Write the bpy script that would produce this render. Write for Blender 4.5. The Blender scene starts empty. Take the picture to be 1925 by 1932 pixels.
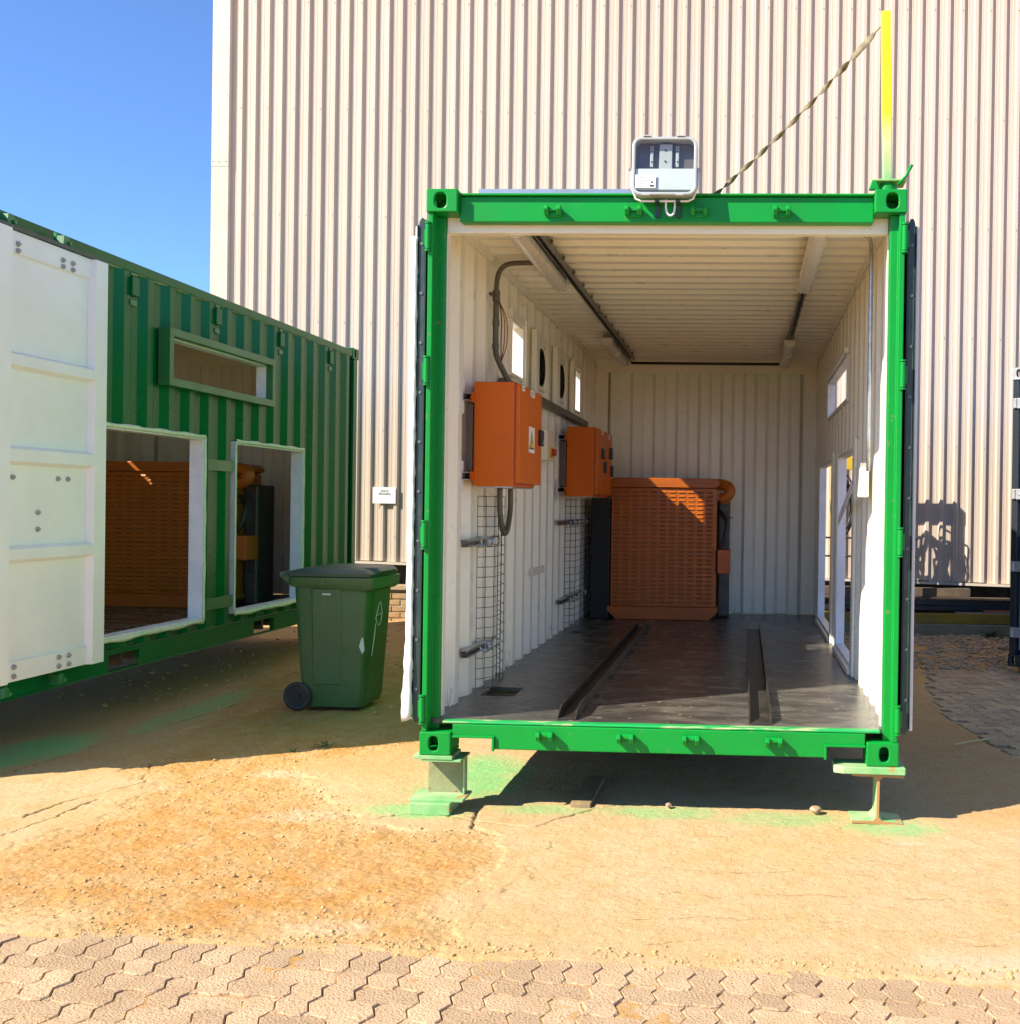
import bpy, bmesh, math, random
import numpy as np
from mathutils import Vector, Matrix

random.seed(7)
SC = bpy.context.scene
COL = SC.collection

# ------------------------------------------------------------ camera, sky, sun, exposure
def make_camera():
    yaw, pitch, roll = 0.04653, -0.00538, 0.01445
    f = Vector((-math.sin(yaw)*math.cos(pitch), math.cos(yaw)*math.cos(pitch), math.sin(pitch)))
    r = Vector((math.cos(yaw), math.sin(yaw), 0)); u = r.cross(f)
    r2 = math.cos(roll)*r + math.sin(roll)*u
    u2 = -math.sin(roll)*r + math.cos(roll)*u
    m = Matrix(((r2.x, u2.x, -f.x, 1.6464), (r2.y, u2.y, -f.y, -5.4657), (r2.z, u2.z, -f.z, 1.5937), (0, 0, 0, 1)))
    cd = bpy.data.cameras.new('camera'); co = bpy.data.objects.new('camera', cd); COL.objects.link(co)
    co.matrix_world = m
    cd.sensor_fit = 'HORIZONTAL'; cd.sensor_width = 36.0
    cd.lens = 36.0*2043.6/1925.0
    cd.shift_x = (962.5-1309.85)/1925.0
    cd.clip_start = 0.05; cd.clip_end = 3000
    SC.camera = co
make_camera()

SUN_DIR = Vector((1.0, 0.64, -0.96)).normalized()
SUN_EL = math.asin(-SUN_DIR.z)
w = bpy.data.worlds.new('World'); SC.world = w; w.use_nodes = True
nt = w.node_tree; nt.nodes.clear()
sky = nt.nodes.new('ShaderNodeTexSky'); sky.sky_type = 'NISHITA'; sky.sun_disc = False
sky.sun_elevation = SUN_EL; sky.sun_rotation = math.atan2(-SUN_DIR.x, -SUN_DIR.y)
sky.altitude = 2500; sky.air_density = 0.85; sky.dust_density = 0.0; sky.ozone_density = 8.0
bg = nt.nodes.new('ShaderNodeBackground'); bg.inputs['Strength'].default_value = 0.145
ow = nt.nodes.new('ShaderNodeOutputWorld')
nt.links.new(sky.outputs[0], bg.inputs[0]); nt.links.new(bg.outputs[0], ow.inputs[0])
sl = bpy.data.lights.new('sun', 'SUN'); sl.energy = 4.8; sl.angle = math.radians(0.53); sl.color = (1.0, 0.93, 0.80)
so = bpy.data.objects.new('sun', sl); COL.objects.link(so); so.location = (-8, -6, 12)
so.rotation_euler = (-SUN_DIR).to_track_quat('Z', 'Y').to_euler()
vs = SC.view_settings
vs.view_transform = 'Standard'; vs.look = 'None'; vs.exposure = 1.08; vs.gamma = 1.0; vs.use_curve_mapping = False
SC.display_settings.display_device = 'sRGB'
try:
    cy = SC.cycles
    cy.max_bounces = 14; cy.diffuse_bounces = 8; cy.glossy_bounces = 4; cy.transmission_bounces = 4
    cy.use_denoising = True; cy.sample_clamp_indirect = 8.0
    cy.caustics_reflective = False; cy.caustics_refractive = False
except Exception:
    pass

# ------------------------------------------------------------ materials
MATS = {}
def nn(t, kind, **kw):
    n = t.nodes.new(kind)
    for k, v in kw.items(): setattr(n, k, v)
    return n
def pm(name, col, rough=0.5, metal=0.0, col2=None, vs_=4.0, lo=0.4, hi=0.65, stretch=(1, 1, 1), bump=0.0, bs=40.0,
       bstretch=None, rvar=0.12, spec=0.5, rnd=0.0, speck=None, coat=0.0, world=False):
    """procedural paint / metal / plastic: two tones mixed by noise, roughness variation, fine relief"""
    m = bpy.data.materials.new(name); m.use_nodes = True; t = m.node_tree; L = t.links
    b = t.nodes['Principled BSDF']
    tc = nn(t, 'ShaderNodeTexCoord')
    src = tc.outputs['Object']
    if world:
        ge = nn(t, 'ShaderNodeNewGeometry'); src = ge.outputs['Position']
    mp = nn(t, 'ShaderNodeMapping'); mp.inputs['Scale'].default_value = stretch; L.new(src, mp.inputs[0])
    no = nn(t, 'ShaderNodeTexNoise'); no.inputs['Scale'].default_value = vs_; no.inputs['Detail'].default_value = 8; no.inputs['Roughness'].default_value = 0.65
    L.new(mp.outputs[0], no.inputs['Vector'])
    rp = nn(t, 'ShaderNodeMapRange'); rp.inputs[1].default_value = lo; rp.inputs[2].default_value = hi
    L.new(no.outputs[0], rp.inputs[0])
    c2 = col2 if col2 else tuple(c*0.82 for c in col)
    mx = nn(t, 'ShaderNodeMix', data_type='RGBA'); L.new(rp.outputs[0], mx.inputs['Factor'])
    mx.inputs['A'].default_value = (*col, 1); mx.inputs['B'].default_value = (*c2, 1)
    out = mx.outputs['Result']
    if speck:
        sc_, th, sc = speck
        n2 = nn(t, 'ShaderNodeTexNoise'); n2.inputs['Scale'].default_value = sc_; n2.inputs['Detail'].default_value = 4
        L.new(src, n2.inputs['Vector'])
        r2 = nn(t, 'ShaderNodeMapRange'); r2.inputs[1].default_value = th; r2.inputs[2].default_value = th+0.05
        L.new(n2.outputs[0], r2.inputs[0])
        m2 = nn(t, 'ShaderNodeMix', data_type='RGBA'); L.new(r2.outputs[0], m2.inputs['Factor']); L.new(out, m2.inputs['A'])
        m2.inputs['B'].default_value = (*sc, 1); out = m2.outputs['Result']
    if rnd:
        oi = nn(t, 'ShaderNodeObjectInfo'); hs = nn(t, 'ShaderNodeHueSaturation')
        r3 = nn(t, 'ShaderNodeMapRange'); r3.inputs[3].default_value = 1-rnd; r3.inputs[4].default_value = 1+rnd
        L.new(oi.outputs['Random'], r3.inputs[0]); L.new(r3.outputs[0], hs.inputs['Value']); L.new(out, hs.inputs['Color']); out = hs.outputs[0]
    L.new(out, b.inputs['Base Color'])
    rr = nn(t, 'ShaderNodeMapRange'); rr.inputs[3].default_value = max(0.03, rough-rvar); rr.inputs[4].default_value = min(1, rough+rvar)
    L.new(no.outputs[0], rr.inputs[0]); L.new(rr.outputs[0], b.inputs['Roughness'])
    b.inputs['Metallic'].default_value = metal; b.inputs['Specular IOR Level'].default_value = spec
    if coat: b.inputs['Coat Weight'].default_value = coat; b.inputs['Coat Roughness'].default_value = 0.12
    if bump:
        mp2 = nn(t, 'ShaderNodeMapping'); mp2.inputs['Scale'].default_value = bstretch or (1, 1, 1); L.new(src, mp2.inputs[0])
        n3 = nn(t, 'ShaderNodeTexNoise'); n3.inputs['Scale'].default_value = bs; n3.inputs['Detail'].default_value = 5
        L.new(mp2.outputs[0], n3.inputs['Vector'])
        bu = nn(t, 'ShaderNodeBump'); bu.inputs['Strength'].default_value = bump; bu.inputs['Distance'].default_value = 0.01
        L.new(n3.outputs[0], bu.inputs['Height']); L.new(bu.outputs[0], b.inputs['Normal'])
    MATS[name] = m
    return m

pm('green_paint', (0.001, 0.28, 0.032), 0.38, lo=0.35, hi=0.7, col2=(0.004, 0.225, 0.028), spec=0.3, bump=0.08, bs=14, vs_=2.5, speck=(24, 0.67, (0.10, 0.22, 0.06)))
pm('green_paint_worn', (0.006, 0.35, 0.075), 0.4, col2=(0.42, 0.45, 0.22), vs_=7, lo=0.54, hi=0.64, stretch=(0.6, 3, 6), bump=0.1, bs=60)
pm('green_shaded', (0.001, 0.110, 0.026), 0.30, col2=(0.001, 0.125, 0.030), bump=0.05, bs=6, vs_=1.5, spec=0.22)  # same green as the bright container, with its shade put in the colour
pm('green_frame', (0.03, 0.17, 0.05), 0.36, bump=0.04, bs=30)
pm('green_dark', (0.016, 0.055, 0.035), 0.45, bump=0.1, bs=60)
pm('cream', (0.855, 0.825, 0.70), 0.30, col2=(0.82, 0.785, 0.66), bump=0.05, bs=18, speck=(55, 0.725, (0.42, 0.40, 0.34)))
pm('white_door', (0.78, 0.79, 0.77), 0.32, col2=(0.72, 0.73, 0.70), vs_=2.2, bump=0.05, bs=12)
pm('white_primer', (0.78, 0.79, 0.80), 0.45, bump=0.03)
pm('white_film', (0.80, 0.80, 0.74), 0.55, bump=0.35, bs=22, bstretch=(3, 3, 0.4))
pm('rubber', (0.018, 0.020, 0.020), 0.55, col2=(0.04, 0.042, 0.04), vs_=12, bump=0.2, bs=70)
pm('gasket', (0.020, 0.045, 0.036), 0.42, col2=(0.07, 0.085, 0.08), vs_=9, stretch=(1, 1, 0.5), lo=0.5, hi=0.72, bump=0.15, bs=50)
pm('galv', (0.50, 0.51, 0.50), 0.34, 0.85, col2=(0.36, 0.37, 0.37), vs_=22, bump=0.05, bs=60)
pm('galv_dull', (0.22, 0.215, 0.19), 0.45, 0.6, col2=(0.14, 0.135, 0.12), vs_=10)
pm('steel_dark', (0.035, 0.032, 0.028), 0.42, 0.35, col2=(0.075, 0.062, 0.048), vs_=8, bump=0.15, bs=50)
pm('bolt', (0.16, 0.17, 0.16), 0.5, 0.4)
pm('orange', (0.60, 0.122, 0.0005), 0.45, spec=0.25, col2=(0.55, 0.11, 0.0005), bump=0.05, bs=220, vs_=3)
pm('orange_wrap', (0.44, 0.105, 0.004), 0.30, col2=(0.33, 0.075, 0.003), vs_=5, stretch=(0.8, 1, 9), bump=0.55, bs=7, bstretch=(0.7, 1, 16), spec=0.4, coat=0.12)
pm('orange_matt', (0.46, 0.10, 0.006), 0.5, bump=0.1)
pm('grey_bracket', (0.10, 0.075, 0.06), 0.5)
pm('black_plastic', (0.012, 0.012, 0.013), 0.4)
pm('conduit', (0.115, 0.11, 0.085), 0.45, bump=0.05)
pm('cable_black', (0.014, 0.014, 0.015), 0.45)
pm('cable_red', (0.34, 0.05, 0.02), 0.5)
pm('diffuser', (0.66, 0.64, 0.60), 0.25, col2=(0.58, 0.56, 0.52), vs_=3)
pm('sticker', (0.82, 0.82, 0.80), 0.5)
pm('ink', (0.03, 0.03, 0.035), 0.6)
pm('warn_yellow', (0.80, 0.52, 0.02), 0.5)
pm('red', (0.45, 0.03, 0.02), 0.4)
pm('floor_ply', (0.050, 0.046, 0.039), 0.26, col2=(0.18, 0.16, 0.13), vs_=2.6, stretch=(1, 2.2, 1), lo=0.42, hi=0.74, bump=0.25, bs=30, bstretch=(0.6, 6, 1), rvar=0.16, speck=(22, 0.67, (0.34, 0.29, 0.21)))
pm('rail_black', (0.028, 0.026, 0.022), 0.4, 0.2, col2=(0.07, 0.058, 0.045), vs_=7, bump=0.12)
pm('clad', (0.60, 0.485, 0.385), 0.5, col2=(0.52, 0.415, 0.325), vs_=1.6, lo=0.35, hi=0.75, stretch=(3, 3, 0.22), bump=0.05, bs=5, rnd=0.05)
pm('clad_flash', (0.66, 0.56, 0.45), 0.45, vs_=0.8)
pm('bin_green', (0.048, 0.115, 0.036), 0.42, col2=(0.062, 0.13, 0.045), vs_=4, bump=0.12, bs=160, speck=(26, 0.70, (0.13, 0.17, 0.11)))
pm('bin_lid', (0.035, 0.075, 0.058), 0.36, col2=(0.05, 0.09, 0.072), vs_=3, bump=0.1, bs=140)
pm('tyre', (0.022, 0.022, 0.021), 0.7, col2=(0.05, 0.045, 0.036), vs_=14, bump=0.3, bs=50)
pm('rust_paint', (0.30, 0.30, 0.14), 0.6, col2=(0.20, 0.20, 0.10), vs_=6, speck=(30, 0.66, (0.24, 0.13, 0.05)), bump=0.2, bs=60)
pm('beam_green', (0.40, 0.50, 0.26), 0.55, col2=(0.16, 0.42, 0.13), vs_=3.5, speck=(12, 0.64, (0.46, 0.22, 0.07)), bump=0.15, bs=50)
pm('cut_steel', (0.46, 0.20, 0.06), 0.6, col2=(0.38, 0.22, 0.09), vs_=10, bump=0.15)
pm('timber', (0.36, 0.24, 0.11), 0.75, col2=(0.24, 0.17, 0.09), vs_=4, stretch=(6, 0.6, 6), bump=0.3, bs=30, bstretch=(6, 0.5, 6))
pm('yellow_paint', (0.86, 0.70, 0.01), 0.4, col2=(0.80, 0.64, 0.01), speck=(26, 0.70, (0.35, 0.28, 0.08)), bump=0.08)
pm('yellow_rack', (0.62, 0.40, 0.02), 0.5, speck=(24, 0.69, (0.2, 0.14, 0.05)))
pm('strap_web', (0.26, 0.215, 0.12), 0.85, col2=(0.11, 0.09, 0.05), vs_=20, bump=0.4, bs=120)
pm('lamp_body', (0.40, 0.43, 0.42), 0.35, col2=(0.34, 0.37, 0.36), vs_=3)
pm('lamp_panel', (0.60, 0.66, 0.62), 0.3)
pm('lamp_brown_reflection', (0.17, 0.145, 0.115), 0.3, 0.3)  # brown reflection put into the colour of the lamp's upper half
pm('tape', (0.72, 0.78, 0.56), 0.7, col2=(0.58, 0.68, 0.44), vs_=6, stretch=(1, 3, 3), bump=0.6, bs=26)
pm('concrete_old', (0.30, 0.23, 0.14), 0.85, col2=(0.22, 0.18, 0.12), vs_=3, bump=0.5, bs=25)
pm('brick', (0.46, 0.29, 0.14), 0.85, col2=(0.34, 0.20, 0.09), vs_=12, bump=0.6, bs=40, rnd=0.14)
pm('mortar', (0.36, 0.30, 0.20), 0.9, bump=0.4)
pm('brown_steel', (0.10, 0.075, 0.055), 0.55, 0.2, col2=(0.16, 0.11, 0.07), vs_=5)
pm('blue_steel', (0.045, 0.055, 0.07), 0.4, 0.3)
pm('red_oxide', (0.42, 0.10, 0.04), 0.6)
pm('yellow_beam', (0.34, 0.21, 0.012), 0.55, col2=(0.24, 0.15, 0.02), vs_=4, speck=(14, 0.66, (0.14, 0.09, 0.04)))
pm('navy_paint', (0.022, 0.026, 0.036), 0.4, bump=0.08)
pm('grey_door', (0.40, 0.46, 0.56), 0.4, col2=(0.36, 0.42, 0.50), bump=0.05)
pm('grey_metal', (0.42, 0.42, 0.43), 0.45, 0.3, col2=(0.30, 0.29, 0.28), vs_=14)
pm('leaf', (0.045, 0.10, 0.02), 0.6, col2=(0.08, 0.15, 0.03), vs_=9, rnd=0.2)
pm('stone_grey', (0.42, 0.30, 0.18), 0.85, col2=(0.30, 0.20, 0.11), vs_=14, bump=0.4, bs=60)
pm('stone_tan', (0.52, 0.345, 0.15), 0.9, col2=(0.42, 0.265, 0.105), vs_=9, bump=0.3, bs=60)
pm('straw', (0.55, 0.42, 0.18), 0.7)
pm('paper_grey', (0.62, 0.66, 0.60), 0.7)
pm('inner_dark', (0.02, 0.02, 0.02), 0.8)
pm('paver', (0.52, 0.35, 0.205), 0.88, spec=0.15, col2=(0.42, 0.275, 0.155), vs_=7, lo=0.38, hi=0.7, bump=0.8, bs=110, rnd=0.15, speck=(110, 0.615, (0.28, 0.18, 0.09)), world=True)
pm('post_gradient', (0.86, 0.70, 0.01), 0.4)
def _post_grad():
    # yellow paint with green overspray on its lower part
    m = MATS['post_gradient']; t = m.node_tree; L = t.links; b = t.nodes['Principled BSDF']
    tc = nn(t, 'ShaderNodeNewGeometry'); sp = nn(t, 'ShaderNodeSeparateXYZ'); L.new(tc.outputs['Position'], sp.inputs[0])
    no = nn(t, 'ShaderNodeTexNoise'); no.inputs['Scale'].default_value = 9
    L.new(tc.outputs['Position'], no.inputs['Vector'])
    ad = nn(t, 'ShaderNodeMath', operation='MULTIPLY_ADD'); ad.inputs[1].default_value = 0.22; L.new(no.outputs[0], ad.inputs[0]); L.new(sp.outputs[2], ad.inputs[2])
    cr = nn(t, 'ShaderNodeValToRGB'); mr = nn(t, 'ShaderNodeMapRange'); mr.inputs[1].default_value = 3.30; mr.inputs[2].default_value = 3.85
    L.new(ad.outputs[0], mr.inputs[0]); L.new(mr.outputs[0], cr.inputs[0])
    e = cr.color_ramp.elements; e[0].color = (0.13, 0.42, 0.15, 1); e[0].position = 0.1; e[1].color = (0.86, 0.70, 0.01, 1); e[1].position = 0.72
    k = e.new(0.45); k.color = (0.50, 0.52, 0.26, 1)
    L.new(cr.outputs[0], b.inputs['Base Color'])
_post_grad()
def _glass():
    # thin lamp glass: clear with a fresnel sheen
    m = bpy.data.materials.new('lamp_glass'); m.use_nodes = True; t = m.node_tree; L = t.links; t.nodes.remove(t.nodes['Principled BSDF'])
    tr = nn(t, 'ShaderNodeBsdfTransparent'); gl = nn(t, 'ShaderNodeBsdfGlossy'); mx = nn(t, 'ShaderNodeMixShader')
    tr.inputs[0].default_value = (0.93, 0.96, 0.95, 1); gl.inputs['Roughness'].default_value = 0.03; mx.inputs[0].default_value = 0.07
    L.new(tr.outputs[0], mx.inputs[1]); L.new(gl.outputs[0], mx.inputs[2])
    L.new(mx.outputs[0], t.nodes['Material Output'].inputs[0]); MATS['lamp_glass'] = m
_glass()

# ------------------------------------------------------------ mesh builder
ORG = {}
class MB:
    def __init__(s, off=(0, 0, 0)):
        s.v = []; s.f = []; s.o = Vector(off)
    def add(s, v, f):
        k = len(s.v); o = s.o
        s.v += [(p[0]+o.x, p[1]+o.y, p[2]+o.z) for p in v]
        s.f += [tuple(i+k for i in q) for q in f]
        return s
    def box(s, x0, x1, y0, y1, z0, z1):
        if x0 > x1: x0, x1 = x1, x0
        if y0 > y1: y0, y1 = y1, y0
        if z0 > z1: z0, z1 = z1, z0
        return s.add([(x0, y0, z0), (x1, y0, z0), (x1, y1, z0), (x0, y1, z0), (x0, y0, z1), (x1, y0, z1), (x1, y1, z1), (x0, y1, z1)],
              [(0, 3, 2, 1), (4, 5, 6, 7), (0, 1, 5, 4), (1, 2, 6, 5), (2, 3, 7, 6), (3, 0, 4, 7)])
    def prism(s, poly, ax, a, b):
        """poly in the plane normal to ax, extruded a..b. ax x: (y,z), y: (x,z), z: (x,y)"""
        def P(p, t):
            return (t, p[0], p[1]) if ax == 'x' else (p[0], t, p[1]) if ax == 'y' else (p[0], p[1], t)
        n = len(poly)
        v = [P(p, a) for p in poly]+[P(p, b) for p in poly]
        f = [tuple(range(n))[::-1], tuple(range(n, 2*n))]+[(i, (i+1) % n, n+(i+1) % n, n+i) for i in range(n)]
        return s.add(v, f)
    def tube(s, pts, r, n=8, caps=True, closed=False):
        pts = [Vector(p) for p in pts]; m = len(pts)
        v = []; f = []; up = None
        for i, p in enumerate(pts):
            a = pts[(i-1) % m] if (i > 0 or closed) else p
            b = pts[(i+1) % m] if (i < m-1 or closed) else p
            d = (b-a).normalized()
            if up is None:
                up = Vector((0, 0, 1)) if abs(d.z) < 0.9 else Vector((1, 0, 0))
            x = d.cross(up).normalized(); y = x.cross(d).normalized(); up = y
            rr = r[i] if isinstance(r, (list, tuple)) else r
            for k in range(n):
                t = 2*math.pi*k/n
                v.append(tuple(p+x*math.cos(t)*rr+y*math.sin(t)*rr))
        for i in range(m if closed else m-1):
            j = (i+1) % m
            for k in range(n):
                f.append((i*n+k, i*n+(k+1) % n, j*n+(k+1) % n, j*n+k))
        if caps and not closed:
            f += [tuple(range(n))[::-1], tuple(range((m-1)*n, m*n))]
        return s.add(v, f)
    def cyl(s, p0, p1, r, n=12, r1=None):
        return s.tube([p0, p1], [r, r if r1 is None else r1], n)
    def loft(s, rings, cap=True):
        n = len(rings[0]); v = [p for r in rings for p in r]; f = []
        for i in range(len(rings)-1):
            for k in range(n):
                f.append((i*n+k, i*n+(k+1) % n, (i+1)*n+(k+1) % n, (i+1)*n+k))
        if cap: f += [tuple(range(n))[::-1], tuple(range((len(rings)-1)*n, len(rings)*n))]
        return s.add(v, f)

def _link(o, parent):
    COL.objects.link(o)
    if parent is not None: o.parent = parent
def build(mb, name, mat, parent=None, bevel=0.0, smooth=False, origin=None, seg=2, fixn=True, autosm=None):
    me = bpy.data.meshes.new(name)
    V = np.array(mb.v, dtype=float)
    if origin is None:
        lo, hi = V.min(0), V.max(0); c = Vector(((lo[0]+hi[0])/2, (lo[1]+hi[1])/2, lo[2]))
    else: c = Vector(origin)
    V = V-np.array(c)
    me.from_pydata(V.tolist(), [], mb.f)
    if fixn:
        bm = bmesh.new(); bm.from_mesh(me); bmesh.ops.recalc_face_normals(bm, faces=bm.faces[:]); bm.to_mesh(me); bm.free()
    if smooth: me.polygons.foreach_set('use_smooth', [True]*len(me.polygons))
    me.update()
    me.materials.append(MATS[mat] if isinstance(mat, str) else mat)
    o = bpy.data.objects.new(name, me)
    _link(o, parent)
    o.location = c-(ORG[parent] if parent is not None else Vector((0, 0, 0)))
    ORG[o] = c
    if bevel:
        bv = o.modifiers.new('bevel', 'BEVEL'); bv.width = bevel; bv.segments = seg; bv.limit_method = 'ANGLE'; bv.angle_limit = math.radians(40)
    if smooth and autosm is not None:
        try:
            me.set_sharp_from_angle(angle=math.radians(autosm))
        except Exception: pass
    return o
def thing(name, label, cat, loc, group=None):
    o = bpy.data.objects.new(name, None); COL.objects.link(o); o.location = loc; ORG[o] = Vector(loc)
    o.empty_display_size = 0.1
    return tag(o, label, cat, group)
def tag(o, label=None, cat=None, group=None, kind=None):
    if label: o['label'] = label
    if cat: o['category'] = cat
    if group: o['group'] = group
    if kind: o['kind'] = kind
    return o
def copy_at(o, parent, delta, label=None):
    c = o.copy(); COL.objects.link(c); c.parent = parent; c.location = o.location+Vector(delta)
    ORG[c] = ORG[o]+Vector(delta)
    return c
def copy_tree(o, delta, parent=None):
    c = o.copy(); COL.objects.link(c); c.parent = parent
    if parent is None: c.location = o.location+Vector(delta)
    ORG[c] = ORG[o]+Vector(delta)
    for ch in list(o.children): copy_tree(ch, delta, c)
    return c
def text(s, size, mat, parent, loc, rot, name='lettering', align='CENTER', sx=1.0):
    cu = bpy.data.curves.new(name, 'FONT'); cu.body = s; cu.size = size; cu.align_x = align; cu.align_y = 'CENTER'; cu.extrude = 0.0004
    tmp = bpy.data.objects.new('tmp', cu); COL.objects.link(tmp)
    dg = bpy.context.evaluated_depsgraph_get(); me = bpy.data.meshes.new_from_object(tmp.evaluated_get(dg))
    bpy.data.objects.remove(tmp)
    me.materials.clear(); me.materials.append(MATS[mat])
    o = bpy.data.objects.new(name, me); _link(o, parent)
    o.location = Vector(loc)-(ORG[parent] if parent is not None else Vector((0, 0, 0))); o.rotation_euler = rot; o.scale = (sx, 1, 1)
    ORG[o] = Vector(loc)
    return o

def rrect(cx, cy, hx, hy, r, n=4):
    out = []
    for sx, sy, a0 in ((1, 1, 0), (-1, 1, 90), (-1, -1, 180), (1, -1, 270)):
        for k in range(n+1):
            a = math.radians(a0+90*k/n)
            out.append((cx+sx*(hx-r)+r*math.cos(a), cy+sy*(hy-r)+r*math.sin(a)))
    return out
def ring_plate(mb, outer, inner, P0, P1):
    """plate with a hole: outer/inner loops with the same number of points, P0/P1 map (a,b)->xyz for the two faces"""
    n = len(outer)
    v = [P0(p) for p in outer]+[P0(p) for p in inner]+[P1(p) for p in outer]+[P1(p) for p in inner]
    f = []
    for i in range(n):
        j = (i+1) % n
        f += [(i, j, n+j, n+i), (2*n+i, 3*n+i, 3*n+j, 2*n+j), (i, 2*n+i, 2*n+j, j), (n+i, n+j, 3*n+j, 3*n+i)]
    mb.add(v, f)
def sq_loop(x0, x1, y0, y1, n):
    """rectangle outline sampled at n points starting at angle 0 going ccw, n divisible by 8"""
    out = []
    cx, cy, hx, hy = (x0+x1)/2, (y0+y1)/2, (x1-x0)/2, (y1-y0)/2
    for k in range(n):
        t = 2*math.pi*k/n; c, s = math.cos(t), math.sin(t)
        m = max(abs(c), abs(s)); out.append((cx+hx*c/m, cy+hy*s/m))
    return out
def oval(cx, cy, rx, ry, n, power=2.0):
    out = []
    for k in range(n):
        t = 2*math.pi*k/n; c, s = math.cos(t), math.sin(t)
        out.append((cx+rx*math.copysign(abs(c)**(2/power), c), cy+ry*math.copysign(abs(s)**(2/power), s)))
    return out

# ------------------------------------------------------------ noise helpers for the terrain
_rng = np.random.RandomState(11)
_LAT = _rng.rand(256, 256)
def vnoise(x, y):
    xi = np.floor(x).astype(int); yi = np.floor(y).astype(int); fx = x-xi; fy = y-yi
    fx = fx*fx*(3-2*fx); fy = fy*fy*(3-2*fy)
    a = _LAT[xi % 256, yi % 256]; b = _LAT[(xi+1) % 256, yi % 256]; c = _LAT[xi % 256, (yi+1) % 256]; d = _LAT[(xi+1) % 256, (yi+1) % 256]
    return (a*(1-fx)+b*fx)*(1-fy)+(c*(1-fx)+d*fx)*fy
def fbm(x, y, o=4):
    s = 0; a = 0.5; t = 0
    for k in range(o):
        s = s+a*vnoise(x*2**k+17.3*k, y*2**k+5.1*k); t += a; a *= 0.5
    return s/t
def sstep(a, b, x):
    t = np.clip((x-a)/(b-a), 0, 1); return t*t*(3-2*t)
def poly_sd(px, py, poly):
    d = np.full(px.shape, 1e9); inside = np.zeros(px.shape, bool); n = len(poly)
    for i in range(n):
        x0, y0 = poly[i]; x1, y1 = poly[(i+1) % n]
        d = np.minimum(d, seg_d(px, py, x0, y0, x1, y1))
        c = ((y0 > py) != (y1 > py)) & (px < (x1-x0)*(py-y0)/((y1-y0) if y1 != y0 else 1e-9)+x0)
        inside ^= c
    return np.where(inside, -d, d)
def seg_d(px, py, x0, y0, x1, y1):
    dx, dy = x1-x0, y1-y0; L = dx*dx+dy*dy+1e-12
    t = np.clip(((px-x0)*dx+(py-y0)*dy)/L, 0, 1)
    return np.hypot(px-(x0+t*dx), py-(y0+t*dy))
DIRT = [(-1.7, -0.72), (-1.64, -0.39), (-1.54, -0.1), (-1.59, 0.31), (-1.96, 0.59), (-2.34, 2.75), (-4.04, 8.09), (-6, 9), (5.5, 9), (5.5, 5.4), (3.6, 5.3), (3.2, 5.6),
        (2.9, 5.4), (2.2, 5.9), (1.0, 5.5), (0.2, 5.0), (-0.1, 3.0), (-0.49, 1.63), (-1.04, 0.98), (-0.75, 0.5), (-0.23, -0.12), (0.49, -0.33), (0.57, -0.8), (0.52, -1.3), (0.6, -1.66), (-0.79, -1.69), (-0.83, -1.5), (-1.1, -1.57), (-2.2, -1.55), (-3.5, -1.0)]
CRACKS = [[(-2.58, 0.53), (-2.41, 1.58), (-2.28, 2.65), (-2.39, 3.22)],
          [(-2.3, -0.5), (-1.96, -0.36), (-1.9, -0.28), (-1.89, -0.09), (-1.84, 0.09), (-1.73, 0.29), (-1.69, 0.47), (-1.91, 0.88)],
          [(-1.9, -0.62), (-1.8, -0.57), (-1.75, -0.26), (-1.74, 0.08)],
          [(-0.05, 0.09), (0.2, -0.03), (0.42, -0.15), (0.64, -0.17), (0.74, -0.02), (0.86, 0.13), (1.03, 0.3)],
          [(-0.84, 0.27), (-0.47, 0.0), (-0.21, -0.12), (0.0, 0.0), (0.12, 0.16)],
          [(0.30, 0.05), (0.34, -0.20), (0.49, -0.33)],
          ]
HAIR = [[(1.12, -1.08), (1.38, -1.04), (1.64, -1.06), (1.88, -1.0), (2.31, -1.02), (2.78, -1.05)],
        [(1.19, -1.34), (1.52, -1.28), (1.72, -1.31), (1.9, -1.27), (2.07, -1.29)],
        [(1.93, -1.27), (1.84, -1.4), (1.79, -1.6), (1.81, -1.73)],
        [(1.95, -1.49), (2.15, -1.45), (2.36, -1.48), (2.67, -1.48)],
        [(0.69, -0.99), (0.65, -1.18), (0.65, -1.4), (0.67, -1.64)], [(0.95, -0.75), (1.2, -0.72), (1.5, -0.78), (1.9, -0.72), (2.4, -0.76)], [(1.0, -0.2), (1.3, -0.28), (1.7, -0.24)], [(2.1, -0.5), (2.4, -0.62), (2.8, -0.55)], [(1.3, -1.55), (1.55, -1.5), (1.75, -1.56)], [(0.75, -0.4), (0.8, -0.6), (0.72, -0.8), (0.78, -0.95)], [(2.3, -0.2), (2.36, -0.35), (2.3, -0.4)]]
PAVE_ROT = math.radians(-2.5); PAVE_Y = -1.635
def pave_line(x):   # northern edge of the block paving
    return PAVE_Y+math.tan(PAVE_ROT)*(x-0.0)
R_ROT = math.radians(8.0); R_ORG = (3.36, 1.95)    # second paving on the right
RPOLY = [(3.38, 1.7), (3.22, 3.0), (3.30, 4.4), (3.42, 5.18), (6.2, 5.35), (6.2, 0.4), (4.2, 0.2)]

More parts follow.
